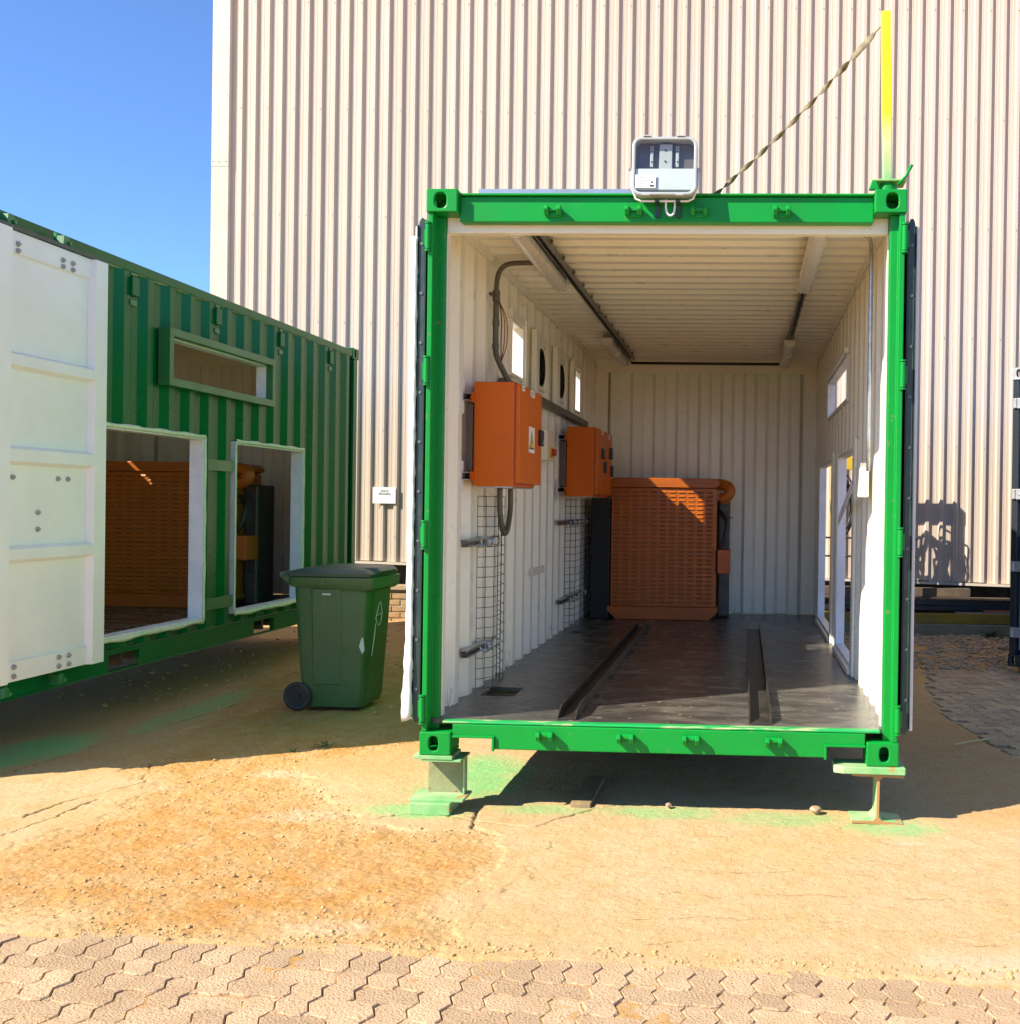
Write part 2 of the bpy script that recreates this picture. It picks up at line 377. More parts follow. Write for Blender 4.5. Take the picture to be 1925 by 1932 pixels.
def ground_fields(X, Y):
    wx = X+0.30*(fbm(X*2.4, Y*2.4)-0.5)+0.10*(fbm(X*14, Y*14, 3)-0.5)
    wy = Y+0.30*(fbm(X*2.4+40, Y*2.4+9)-0.5)+0.10*(fbm(X*14+7, Y*14, 3)-0.5)
    sd = poly_sd(wx, wy, DIRT)
    conc = sstep(-0.012, 0.016, sd)
    tone = sstep(-0.22, 0.06, sd+0.16*(fbm(X*6, Y*6, 4)-0.5)+0.06*(fbm(X*30, Y*30, 2)-0.5))
    tone = tone*(1-0.6*sstep(0.4, 1.0, Y)*sstep(-0.1, -0.5, X))  # shaded ground by the left container browned, shade tone put in the colour
    tone = tone*(1-0.75*sstep(2.45, 2.9, X)*sstep(-0.15, 0.4, Y))  # brown of the shaded right-hand ground mixed into its concrete colour
    z = 0.005*conc+0.020*(fbm(X*0.7, Y*0.7)-0.5)
    dirtb = (fbm(X*7, Y*7, 4)-0.5)*0.018+(fbm(X*34, Y*34, 3)-0.5)*0.009+(fbm(X*75, Y*75, 2)-0.5)*0.008
    z = z+(1-conc)*dirtb+conc*((fbm(X*12, Y*12, 3)-0.5)*0.006+(fbm(X*45, Y*45, 2)-0.5)*0.0035)
    crk = np.zeros_like(X)
    cx = X+0.05*(fbm(X*7+3, Y*7)-0.5)+0.035*(fbm(X*28, Y*28+2, 2)-0.5)
    cyy = Y+0.05*(fbm(X*7+31, Y*7)-0.5)+0.035*(fbm(X*28+9, Y*28, 2)-0.5)
    for pl in CRACKS:
        for a, b in zip(pl[:-1], pl[1:]):
            d = seg_d(cx, cyy, *a, *b)
            wd = 0.001+0.008*vnoise(X*6+3, Y*6)**2
            crk = np.maximum(crk, sstep(wd+0.005, wd*0.3, d)*sstep(0.05, 0.45, vnoise(X*4.5, Y*4.5+8)))
    dep = crk.copy()
    for pl in HAIR:
        for a, b in zip(pl[:-1], pl[1:]):
            d = seg_d(cx, cyy, *a, *b)
            crk = np.maximum(crk, 0.6*sstep(0.006, 0.001, d)*sstep(0.40, 0.55, vnoise(X*11, Y*11)))
    z = z-0.012*dep-0.003*crk
    # under and around the block paving the bed lies lower, with a ragged crumbling edge
    pl = PAVE_Y+math.tan(PAVE_ROT)*X
    dd = Y-pl
    rag = 0.05*(fbm(X*5+1, Y*2)-0.35)+0.03*(fbm(X*26, Y*26, 2)-0.5)
    inp = sstep(0.0, -0.05, dd-rag+0.035)
    z = z*(1-inp)+(-0.018+0.017*fbm(X*5+2, Y*5)+0.006*fbm(X*30, Y*30, 2))*inp
    sdr = poly_sd(X+0.06*(fbm(X*6, Y*6)-0.5), Y+0.06*(fbm(X*6+5, Y*6)-0.5), RPOLY)
    inr = sstep(0.03, -0.03, sdr)
    z = z*(1-inr)+(-0.014)*inr
    # the yard rises a little towards the wall
    z = z+0.09*sstep(3.5, 8.0, Y)
    g = np.zeros_like(X)
    for (gx, gy, rx, ry, k) in ((0.12, 0.75, 0.42, 0.75, 1.0), (-0.05, 0.05, 0.42, 0.22, 0.8), (0.6, 0.12, 0.4, 0.16, 0.65), (1.25, 0.12, 0.5, 0.2, 0.7), (1.85, 0.05, 0.55, 0.2, 0.6), (2.4, -0.03, 0.38, 0.22, 0.75),
                                (-2.75, 1.2, 0.35, 0.6, 1.0), (-2.45, 2.6, 0.25, 1.2, 0.6), (-2.8, 0.75, 0.3, 0.4, 0.9)):
        r = np.hypot((X-gx)/rx, (Y-gy)/ry)
        g = np.maximum(g, k*sstep(1.05, 0.25, r+0.5*(fbm(X*5, Y*5)-0.5)))
    wht = np.zeros_like(X)
    for (gx, gy, rx, ry) in ((-1.03, 0.68, 0.22, 0.13), (0.1, -1.5, 0.28, 0.13), (2.55, -1.66, 0.45, 0.16), (-0.55, -0.1, 0.3, 0.15), (2.45, -0.28, 0.14, 0.05)):
        r = np.hypot((X-gx)/rx, (Y-gy)/ry)
        wht = np.maximum(wht, sstep(1.1, 0.1, r+0.7*(fbm(X*9, Y*9)-0.5)))
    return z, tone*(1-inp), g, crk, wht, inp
def ground_z(x, y):
    z = ground_fields(np.array([[float(x)]]), np.array([[float(y)]]))[0]
    return float(z[0, 0])

def make_ground():
    def axis(lo, hi, step, far, growth=1.25):
        c = list(np.arange(lo, hi+1e-6, step)); s = step; v = hi
        while v < far: s *= growth; v += s; c.append(v)
        s = step; v = lo
        while v > -far: s *= growth; v -= s; c.insert(0, v)
        return np.array(c)
    xs = axis(-2.5, 3.2, 0.0068, 900, 1.14); ys = axis(-1.80, 1.5, 0.0068, 900, 1.11)
    X, Y = np.meshgrid(xs, ys, indexing='ij')
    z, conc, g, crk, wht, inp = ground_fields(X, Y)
    far = np.hypot(X, Y) > 40
    z = np.where(far, 0.0, z)
    nx, ny = len(xs), len(ys)
    V = np.stack([X, Y, z], -1).reshape(-1, 3)
    i = np.arange(nx*ny).reshape(nx, ny)
    F = np.stack([i[:-1, :-1], i[1:, :-1], i[1:, 1:], i[:-1, 1:]], -1).reshape(-1, 4)
    me = bpy.data.meshes.new('ground')
    me.vertices.add(len(V)); me.vertices.foreach_set('co', V.ravel())
    me.loops.add(F.size); me.loops.foreach_set('vertex_index', F.ravel().astype(np.int32))
    me.polygons.add(len(F)); me.polygons.foreach_set('loop_start', np.arange(0, F.size, 4, dtype=np.int32))
    me.update(); me.validate()
    me.polygons.foreach_set('use_smooth', [True]*len(me.polygons))
    at = me.attributes.new('surf', 'FLOAT_COLOR', 'POINT')
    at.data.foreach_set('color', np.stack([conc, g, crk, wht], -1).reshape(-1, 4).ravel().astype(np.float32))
    o = bpy.data.objects.new('ground', me); COL.objects.link(o); o['kind'] = 'structure'; ORG[o] = Vector((0, 0, 0))
    # material: ochre dirt, worn concrete, green overspray, pale dust, dirt in the cracks
    m = bpy.data.materials.new('yard_ground'); m.use_nodes = True; t = m.node_tree; L = t.links; b = t.nodes['Principled BSDF']
    ge = nn(t, 'ShaderNodeNewGeometry'); pos = ge.outputs['Position']
    at = nn(t, 'ShaderNodeAttribute', attribute_name='surf'); sp = nn(t, 'ShaderNodeSeparateColor'); L.new(at.outputs['Color'], sp.inputs[0])
    def noise(s, d=8, r=0.6):
        n = nn(t, 'ShaderNodeTexNoise'); n.inputs['Scale'].default_value = s; n.inputs['Detail'].default_value = d; n.inputs['Roughness'].default_value = r
        L.new(pos, n.inputs['Vector']); return n.outputs[0]
    def rng(i, a, b_, c=0, d=1):
        n = nn(t, 'ShaderNodeMapRange'); n.inputs[1].default_value = a; n.inputs[2].default_value = b_; n.inputs[3].default_value = c; n.inputs[4].default_value = d
        L.new(i, n.inputs[0]); return n.outputs[0]
    def mix(f, a, b_):
        n = nn(t, 'ShaderNodeMix', data_type='RGBA')
        if isinstance(f, float): n.inputs['Factor'].default_value = f
        else: L.new(f, n.inputs['Factor'])
        for k, q in (('A', a), ('B', b_)):
            if isinstance(q, tuple): n.inputs[k].default_value = (*q, 1)
            else: L.new(q, n.inputs[k])
        return n.outputs['Result']
    def mul(a, k):
        n = nn(t, 'ShaderNodeMath', operation='MULTIPLY'); L.new(a, n.inputs[0])
        if isinstance(k, float): n.inputs[1].default_value = k
        else: L.new(k, n.inputs[1])
        return n.outputs[0]
    n_big, n_mid, n_fine, n_grit = noise(1.1), noise(6.0), noise(48.0, 6, 0.7), noise(170.0, 4, 0.7)
    dirt = mix(rng(n_big, 0.36, 0.62), (0.53, 0.255, 0.066), (0.56, 0.305, 0.105))
    dirt = mix(rng(n_mid, 0.42, 0.66), dirt, (0.58, 0.36, 0.16))
    dirt = mix(rng(n_fine, 0.57, 0.66, 0, 0.6), dirt, (0.32, 0.165, 0.048))
    dirt = mix(rng(n_grit, 0.55, 0.62, 0, 0.6), dirt, (0.29, 0.15, 0.05))
    conc_c = mix(rng(n_big, 0.38, 0.6), (0.61, 0.40, 0.185), (0.62, 0.42, 0.225))
    conc_c = mix(rng(n_mid, 0.45, 0.7, 0, 0.6), conc_c, (0.55, 0.33, 0.12))
    conc_c = mix(rng(n_fine, 0.55, 0.63, 0, 0.6), conc_c, (0.44, 0.265, 0.095))
    conc_c = mix(rng(n_grit, 0.565, 0.62, 0, 0.65), conc_c, (0.30, 0.175, 0.065))
    def voro(s):
        n = nn(t, 'ShaderNodeTexVoronoi'); n.inputs['Scale'].default_value = s; L.new(pos, n.inputs['Vector']); c = nn(t, 'ShaderNodeSeparateColor'); L.new(n.outputs['Color'], c.inputs[0])
        return n.outputs['Distance'], c.outputs[0], c.outputs[1]
    d1, r1, q1 = voro(62.0); d2, r2, q2 = voro(34.0)
    pits = mul(rng(d1, 0.14, 0.30, 1, 0), rng(r1, 0.72, 0.76))
    conc_c = mix(mul(pits, 0.6), conc_c, (0.26, 0.155, 0.06))
    conc_c = mix(mul(mul(rng(d2, 0.12, 0.30, 1, 0), rng(r2, 0.86, 0.88)), 0.6), conc_c, (0.72, 0.56, 0.36))
    dirt = mix(mul(rng(d1, 0.25, 0.45, 1, 0), rng(r1, 0.45, 0.95, 0, 0.75)), dirt, (0.33, 0.165, 0.055))
    dirt = mix(mul(rng(d2, 0.16, 0.36, 1, 0), rng(r2, 0.62, 0.98, 0, 0.8)), dirt, (0.66, 0.47, 0.25))
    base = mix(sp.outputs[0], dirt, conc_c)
    base = mix(mul(at.outputs['Alpha'], rng(n_fine, 0.40, 0.62, 0.1, 0.7)), base, (0.66, 0.54, 0.38))
    spk = nn(t, 'ShaderNodeMath', operation='MULTIPLY_ADD'); L.new(n_fine, spk.inputs[0]); spk.inputs[1].default_value = 1.5; L.new(sp.outputs[1], spk.inputs[2])
    sp2 = nn(t, 'ShaderNodeMath', operation='MULTIPLY_ADD'); L.new(n_mid, sp2.inputs[0]); sp2.inputs[1].default_value = 0.9; L.new(spk.outputs[0], sp2.inputs[2])
    base = mix(mul(rng(sp2.outputs[0], 1.28, 2.25, 0, 0.88), rng(sp.outputs[1], 0.0, 0.25)), base, (0.20, 0.52, 0.18))
    base = mix(mul(sp.outputs[2], 0.85), base, (0.10, 0.06, 0.025))
    L.new(base, b.inputs['Base Color'])
    b.inputs['Roughness'].default_value = 0.92; b.inputs['Specular IOR Level'].default_value = 0.2
    bu = nn(t, 'ShaderNodeBump'); bu.inputs['Strength'].default_value = 0.7; bu.inputs['Distance'].default_value = 0.008
    ad = nn(t, 'ShaderNodeMath', operation='MULTIPLY_ADD'); ad.inputs[1].default_value = 1.2; L.new(n_grit, ad.inputs[0]); L.new(n_fine, ad.inputs[2])
    L.new(ad.outputs[0], bu.inputs['Height']); L.new(bu.outputs[0], b.inputs['Normal'])
    me.materials.append(m)
    return o
ground = make_ground()

# ------------------------------------------------------------ block paving (interlocking zigzag pavers)
PW = 0.107
def tri(t):
    t = t-math.floor(t); return 4*t if t < 0.25 else 2-4*t if t < 0.75 else 4*t-4
def paver_mesh(name, nx, ny, amp=0.0125):
    def edge(a, b, n):
        out = []
        for k in range(n):
            for s in (0, 0.25, 0.75):
                q = (k+s)/n; out.append((a[0]+(b[0]-a[0])*q, a[1]+(b[1]-a[1])*q))
        return out
    o = edge((0, 0), (nx, 0), nx)+edge((nx, 0), (nx, ny), ny)+edge((nx, ny), (0, ny), nx)+edge((0, ny), (0, 0), ny)
    pts = [(PW*x+amp*tri(y), PW*y+amp*0.55*tri(x)) for x, y in o]
    cx, cy = PW*nx/2, PW*ny/2
    def sc(d): return [(cx+(x-cx)*(1-d/(PW*nx/2)), cy+(y-cy)*(1-d/(PW*ny/2))) for x, y in pts]
    n = len(pts); a, b, c = sc(0.0020), sc(0.0022), sc(0.0050)
    v = [(x, y, -0.05) for x, y in a]+[(x, y, -0.004) for x, y in b]+[(x, y, 0.0) for x, y in c]
    f = []
    for i in range(n):
        j = (i+1) % n
        f += [(i, j, n+j, n+i), (n+i, n+j, 2*n+j, 2*n+i)]
    f.append(tuple(range(2*n, 3*n)))
    me = bpy.data.meshes.new(name); me.from_pydata([(x-cx, y-cy, z) for x, y, z in v], [], f); me.update()
    me.materials.append(MATS['paver']); return me
def paving(name, cells, org, rot, limit, zf):
    root = bpy.data.objects.new(name, None); COL.objects.link(root); root['kind'] = 'structure'; root.location = (org[0], org[1], 0); root.rotation_euler = (0, 0, rot)
    M = {(2, 1): paver_mesh('paver', 2, 1), (1, 2): paver_mesh('paver', 1, 2), (1, 1): paver_mesh('paver', 1, 1)}
    rest = MB(); k = 0
    for (i, j, nx, ny, near) in cells:
        x, y = PW*(i+nx/2), PW*(j+ny/2)
        if near and k < limit:
            o = bpy.data.objects.new('paver', M[(nx, ny)]); COL.objects.link(o); o.parent = root
            o.location = (x, y, zf(x, y)+random.gauss(0, 0.0022)); o.rotation_euler = (random.gauss(0, 0.010), random.gauss(0, 0.010), random.gauss(0, 0.006)); k += 1
        else:
            me = M[(nx, ny)]
            rest.add([(v.co.x+x, v.co.y+y, v.co.z+zf(x, y)) for v in me.vertices], [tuple(p.vertices) for p in me.polygons])
    if rest.v:
        me = bpy.data.meshes.new('outer_pavers'); me.from_pydata(rest.v, [], rest.f); me.update(); me.materials.append(MATS['paver'])
        o = bpy.data.objects.new('outer_pavers', me); COL.objects.link(o); o.parent = root; o['kind'] = 'stuff'
    return root
cells = []
for i in range(-40, 62):      # border course, blocks end-on to the edge
    cells.append((i, -2, 1, 2, -12 <= i < 27))
for i in range(-40, 62):
    for j in range(-22, -2):
        m = (i-j) % 4
        near = -11 <= i < 27 and j >= -8
        if m == 0: cells.append((i, j, 2, 1, near))
        elif m == 2 and j-1 >= -22: cells.append((i, j-1, 1, 2, near))
        elif m == 3 and j == -3: cells.append((i, j, 1, 1, near))
cells.sort(key=lambda c: not c[4])
paving('block_paving', cells, (0, PAVE_Y), PAVE_ROT, 300, lambda x, y: 0.0)
def rz(x, y):
    c, s = math.cos(R_ROT), math.sin(R_ROT); Y = R_ORG[1]+s*x+c*y
    t = min(1, max(0, (Y-3.5)/4.5)); return 0.004+0.09*t*t*(3-2*t)
cells = []
RP = np.array(RPOLY)
for i in range(-6, 26):
    for j in range(-16, 40):
        m = (i-j) % 4
        c = (i, j, 2, 1) if m == 0 else (i, j-1, 1, 2) if m == 2 else None
        if not c: continue
        x, y = PW*(c[0]+c[2]/2), PW*(c[1]+c[3]/2)
        wx = R_ORG[0]+math.cos(R_ROT)*x-math.sin(R_ROT)*y; wy = R_ORG[1]+math.sin(R_ROT)*x+math.cos(R_ROT)*y
        if float(poly_sd(np.array([wx]), np.array([wy]), RPOLY)[0]) > -0.02: continue
        cells.append((*c, wx < 4.35 and wy > 1.7))
cells.sort(key=lambda c: not c[4])
paving('side_paving', cells, R_ORG, R_ROT, 260, rz)

# ------------------------------------------------------------ loose stones
def stones(name, n, sampler, size, mat, flat=0.6):
    rs = np.random.RandomState(abs(hash(name)) % 1000 if False else len(name)*7)
    t = (1+5**0.5)/2
    iv = np.array([(-1, t, 0), (1, t, 0), (-1, -t, 0), (1, -t, 0), (0, -1, t), (0, 1, t), (0, -1, -t), (0, 1, -t), (t, 0, -1), (t, 0, 1), (-t, 0, -1), (-t, 0, 1)])/1.9
    fi = [(0, 11, 5), (0, 5, 1), (0, 1, 7), (0, 7, 10), (0, 10, 11), (1, 5, 9), (5, 11, 4), (11, 10, 2), (10, 7, 6), (7, 1, 8), (3, 9, 4), (3, 4, 2), (3, 2, 6), (3, 6, 8), (3, 8, 9), (4, 9, 5), (2, 4, 11), (6, 2, 10), (8, 6, 7), (9, 8, 1)]
    P = sampler(rs, n)
    Z = ground_fields(P[:, 0].reshape(1, -1), P[:, 1].reshape(1, -1))[0].ravel()
    V = []; F = []
    for k in range(len(P)):
        s = size[0]*(size[1]/size[0])**(rs.rand()**2.6)
        a = iv*(1+0.45*(rs.rand(12, 1)-0.5)); a = a*np.array([1, 0.6+0.5*rs.rand(), flat*(0.7+0.6*rs.rand())])*s
        th = rs.rand()*6.28; c, q = math.cos(th), math.sin(th)
        a = np.stack([a[:, 0]*c-a[:, 1]*q, a[:, 0]*q+a[:, 1]*c, a[:, 2]], -1)+np.array([P[k, 0], P[k, 1], Z[k]+s*flat*0.25])
        o = len(V); V += a.tolist(); F += [tuple(i+o for i in f) for f in fi]
    me = bpy.data.meshes.new(name); me.from_pydata(V, [], F); me.update(); me.materials.append(MATS[mat])
    o = bpy.data.objects.new(name, me); COL.objects.link(o); ORG[o] = Vector((0, 0, 0)); return o
def in_dirt(rs, n):
    out = []
    while len(out) < n:
        p = np.stack([rs.uniform(-2.2, 0.9, 4000), rs.uniform(-1.68, 1.9, 4000)], -1)
        sd = poly_sd(p[:, 0], p[:, 1], DIRT); cl = fbm(p[:, 0]*2.2, p[:, 1]*2.2)
        p = p[(sd < 0.05) & (cl > 0.40+0.25*rs.rand(len(p)))]
        out += p.tolist()
    return np.array(out[:n])
def in_edge(rs, n):
    x = rs.uniform(-1.0, 2.7, n); y = PAVE_Y+math.tan(PAVE_ROT)*x+rs.normal(0.02, 0.035, n)
    k = fbm(x*3, x*0+4) > 0.42
    return np.stack([x[k], y[k]], -1)
def in_rubble(rs, n):
    x = rs.uniform(2.6, 5.6, n); y = rs.uniform(5.2, 7.9, n)
    k = fbm(x*1.5+3, y*1.5) > 0.36+0.12*np.exp(-((y-6.4)/0.25)**2)
    return np.stack([x[k], y[k]], -1)
def in_back(rs, n):
    return np.stack([rs.uniform(-4.2, 0.0, n), rs.uniform(2.5, 7.9, n)], -1)
tag(stones('dirt_gravel', 3600, in_dirt, (0.0022, 0.011), 'stone_tan'), 'small tan pebbles scattered over the orange dirt patch', 'gravel', kind='stuff')
tag(stones('edge_crumbs', 1100, in_edge, (0.0028, 0.012), 'stone_tan'), 'crumbled concrete bits along the edge of the block paving', 'rubble', kind='stuff')
tag(stones('crushed_rubble', 5200, in_rubble, (0.010, 0.05), 'stone_grey', 0.45), 'grey brown crushed rubble spread below the yellow beam', 'rubble', kind='stuff')
tag(stones('yard_gravel', 1500, in_back, (0.005, 0.028), 'stone_tan'), 'shaded pebbles on brown dirt between the two containers', 'gravel', kind='stuff')

# ------------------------------------------------------------ warehouse wall
def make_warehouse():
    WY = 8.1; X0 = -5.205; SLOPE = -0.0125
    root = thing('warehouse', 'tall warehouse clad in cream vertical ribbed steel sheeting behind the containers', 'building', (-5.2, 9.0, 0.0))
    zb = lambda x: 0.80-0.0190*(x+2.9)
    prof = []
    pitch = 0.1715
    for k in range(4):
        b = k*pitch
        prof += [(b, 0), (b+0.030, 0), (b+0.034, 0.003), (b+0.038, 0), (b+0.064, 0), (b+0.068, 0.003), (b+0.072, 0), (b+0.100, 0), (b+0.115, 0.031), (b+0.152, 0.031), (b+0.1695, 0)]
    prof.append((4*pitch, 0))
    H = 9.6
    v = []; f = []
    for (x, d) in prof: v += [(x, -d, 0), (x, -d, H)]
    for k in range(len(prof)-1): f.append((2*k, 2*k+2, 2*k+3, 2*k+1))
    first = None
    xs0 = X0+0.235
    for k in range(17):
        x = xs0+k*4*pitch
        if first is None:
            m = MB((x, WY, zb(x)+0.03)); m.add(v, f); first = build(m, 'cladding_sheet', 'clad', root, origin=(x, WY, zb(x)+0.03), fixn=False)
        else:
            copy_at(first, root, (k*4*pitch, 0, zb(x)-zb(xs0)))
    # screws
    m = MB()
    for row in range(7):
        for k in range(17*4):
            if (k+row) % 2: continue
            x = xs0+k*pitch+0.1345; z = zb(x)+0.35+row*1.35
            m.cyl((x, WY-0.032, z), (x, WY-0.036, z), 0.0055, 6)
    tag(build(m, 'fixing_screws', 'galv_dull', root), kind='stuff')
    # corner flashing in three lengths with lap joints
    for k, (z0, z1) in enumerate(((zb(X0), 5.88), (5.835, 8.9), (8.85, 10.6))):
        m = MB(); y = WY-0.046-0.003*k
        m.box(X0, X0+0.222, y, y+0.0025, z0, z1); m.box(X0, X0+0.0025, y+0.0025, WY+0.25, z0, z1)
        m.prism([(X0+0.222, y), (X0+0.235, WY-0.002), (X0+0.232, WY-0.002), (X0+0.219, y+0.0025)], 'z', z0, z1)
        fl = build(m, 'corner_flashing', 'clad_flash', root)
        m = MB()
        for s in (0.02, 0.10, 0.19): m.cyl((X0+s, y, z0+0.06 if k else z0+1.4), (X0+s, y-0.005, z0+0.06 if k else z0+1.4), 0.006, 6)
        for q in range(3): m.cyl((X0+0.205, y, z0+0.9+q*0.85), (X0+0.205, y-0.005, z0+0.9+q*0.85), 0.005, 6)
        tag(build(m, 'rivets', 'galv_dull', fl), kind='stuff')
    # base trim angle, side wall, slab edge, inner dark wall
    xe = xs0+17*4*pitch
    m = MB(); y0, y1 = WY-0.052, WY
    m.add([(X0, y0, zb(X0)), (xe, y0, zb(xe)), (xe, y1, zb(xe)), (X0, y1, zb(X0)), (X0, y0, zb(X0)+0.032), (xe, y0, zb(xe)+0.032), (xe, y1, zb(xe)+0.029), (X0, y1, zb(X0)+0.029)],
          [(0, 3, 2, 1), (4, 5, 6, 7), (0, 1, 5, 4), (1, 2, 6, 5), (2, 3, 7, 6), (3, 0, 4, 7)])
    build(m, 'base_trim', 'clad_flash', root)
    m = MB(); m.box(X0+0.004, X0+0.03, WY+0.25, 20, 0.6, 10.4); build(m, 'side_wall', 'clad', root)
    m = MB(); m.box(X0+0.05, xe, WY+0.35, WY+0.45, -0.1, 10.3); build(m, 'inner_wall', 'brown_steel', root)
    m = MB(); m.box(X0, xe, WY-0.06, WY+0.3, 10.45, 10.7); build(m, 'eaves_trim', 'clad_flash', root)
    m = MB(); m.box(X0+0.05, xe, WY+0.02, 20, 10.2, 10.4); build(m, 'roof', 'clad_flash', root)
    for x in (-4.9, -2.95, -1.0, 1.0, 3.0, 5.02, 6.2):
        m = MB(); m.box(x-0.06, x+0.06, WY+0.06, WY+0.2, 0.0, zb(x)+0.3); build(m, 'column_foot', 'steel_dark', root)
    return zb
zb = make_warehouse()
# low brick plinth under the cladding at the left
def make_plinth():
    root = thing('brick_plinth', 'low ochre brick plinth with pale coping below the ribbed wall', 'brick wall', (-3.4, 8.15, 0.0))
    y = 8.02
    m = MB(); m.box(-4.6, 1.5, y+0.012, y+0.2, 0.0, 0.48); build(m, 'mortar_core', 'mortar', root)
    m = MB(); m.box(-4.62, 1.5, y-0.03, y+0.22, 0.482, 0.54); build(m, 'coping', 'stone_grey', root, bevel=0.006)
    m = MB(); m.box(0, 0.215, 0, 0.05, 0, 0.068)
    b0 = build(m, 'brick', 'brick', root, bevel=0.004, seg=1); b0.location = Vector((-4.6, y, 0.05))-ORG[root]+Vector((0.1075, 0.025, 0))
    base = b0.location.copy()
    for r in range(5):
        for c in range(16):
            if r == 0 and c == 0: continue
            o = b0.copy(); COL.objects.link(o); o.parent = root
            o.location = base+Vector((c*0.227+(0.113 if r % 2 else 0)+random.gauss(0, 0.003), random.gauss(0, 0.004), r*0.080))
make_plinth()

# ------------------------------------------------------------ shipping containers
CW, CL, CH = 2.438, 6.058, 2.896
def trap(u0, u1, pitch, phase, depth, flat=0.26, slope=0.24):
    """trapezoid corrugation polyline (u, w) from u0 to u1; w 0 = outer crest, depth = valley"""
    pts = []; k = math.floor((u0-phase)/pitch)-1
    while True:
        b = phase+k*pitch
        for q, wv in ((0, 0), (flat, 0), (flat+slope, depth), (2*flat+slope, depth)):
            pts.append((b+q*pitch, wv))
        if b > u1: break
        k += 1
    out = []
    def interp(u):
        for (a, wa), (b, wb) in zip(pts[:-1], pts[1:]):
            if a <= u <= b: return wa+(wb-wa)*((u-a)/(b-a) if b > a else 0)
        return 0
    out.append((u0, interp(u0)))
    out += [p for p in pts if u0+1e-4 < p[0] < u1-1e-4]
    out.append((u1, interp(u1)))
    return out
def corr(mb, pts, t0, t1, fn, holes=()):
    """sheet over polyline pts extruded t0..t1 with rectangular holes (u0,u1,t0,t1); fn(u,w,t)->xyz"""
    cuts = sorted({h[0] for h in holes} | {h[1] for h in holes})
    P = [pts[0]]
    for a, b in zip(pts[:-1], pts[1:]):
        for c in cuts:
            if a[0]+1e-5 < c < b[0]-1e-5: P.append((c, a[1]+(b[1]-a[1])*(c-a[0])/(b[0]-a[0])))
        P.append(b)
    v = []; f = []
    for a, b in zip(P[:-1], P[1:]):
        mid = (a[0]+b[0])/2
        iv = [(t0, t1)]
        for h in holes:
            if h[0] < mid < h[1]:
                nv = []
                for (p, q) in iv:
                    if h[2] > p: nv.append((p, min(q, h[2])))
                    if h[3] < q: nv.append((max(p, h[3]), q))
                iv = [x for x in nv if x[1]-x[0] > 1e-4]
        for (p, q) in iv:
            k = len(v); v += [fn(*a, p), fn(*b, p), fn(*b, q), fn(*a, q)]; f.append((k, k+1, k+2, k+3))
    mb.add(v, f)

def casting(mb, xs, ys, zs, hole, top):
    x0, x1 = xs; y0, y1 = ys; z0, z1 = zs          # ys[0] is the outer end, xs[0] the outer side
    sx = 1 if x1 > x0 else -1; sy = 1 if y1 > y0 else -1; t = 0.022
    n = 24; cx, cz = (x0+x1)/2, (z0+z1)/2
    ring_plate(mb, sq_loop(min(x0, x1), max(x0, x1), z0, z1, n), oval(cx-sx*0.008, cz, hole[0], hole[1], n, 2.6), lambda p: (p[0], y0, p[1]), lambda p: (p[0], y0+sy*t, p[1]))
    cyy = (y0+sy*t+y1)/2
    ya, yb = min(y0+sy*t, y1), max(y0+sy*t, y1)
    ring_plate(mb, sq_loop(ya, yb, z0, z1, n), oval(cyy, cz, hole[0]*0.8, hole[1], n, 2.6), lambda p: (x0, p[0], p[1]), lambda p: (x0+sx*t, p[0], p[1]))
    mb.box(x0+sx*t, x1, y0+sy*t, y1, z0, z0+t); mb.box(x0+sx*t, x1, y0+sy*t, y1, z1-t, z1)
    mb.box(x0+sx*t, x1, y1-sy*t, y1, z0+t, z1-t); mb.box(x1-sx*t, x1, y0+sy*t, y1-sy*t, z0+t, z1-t)

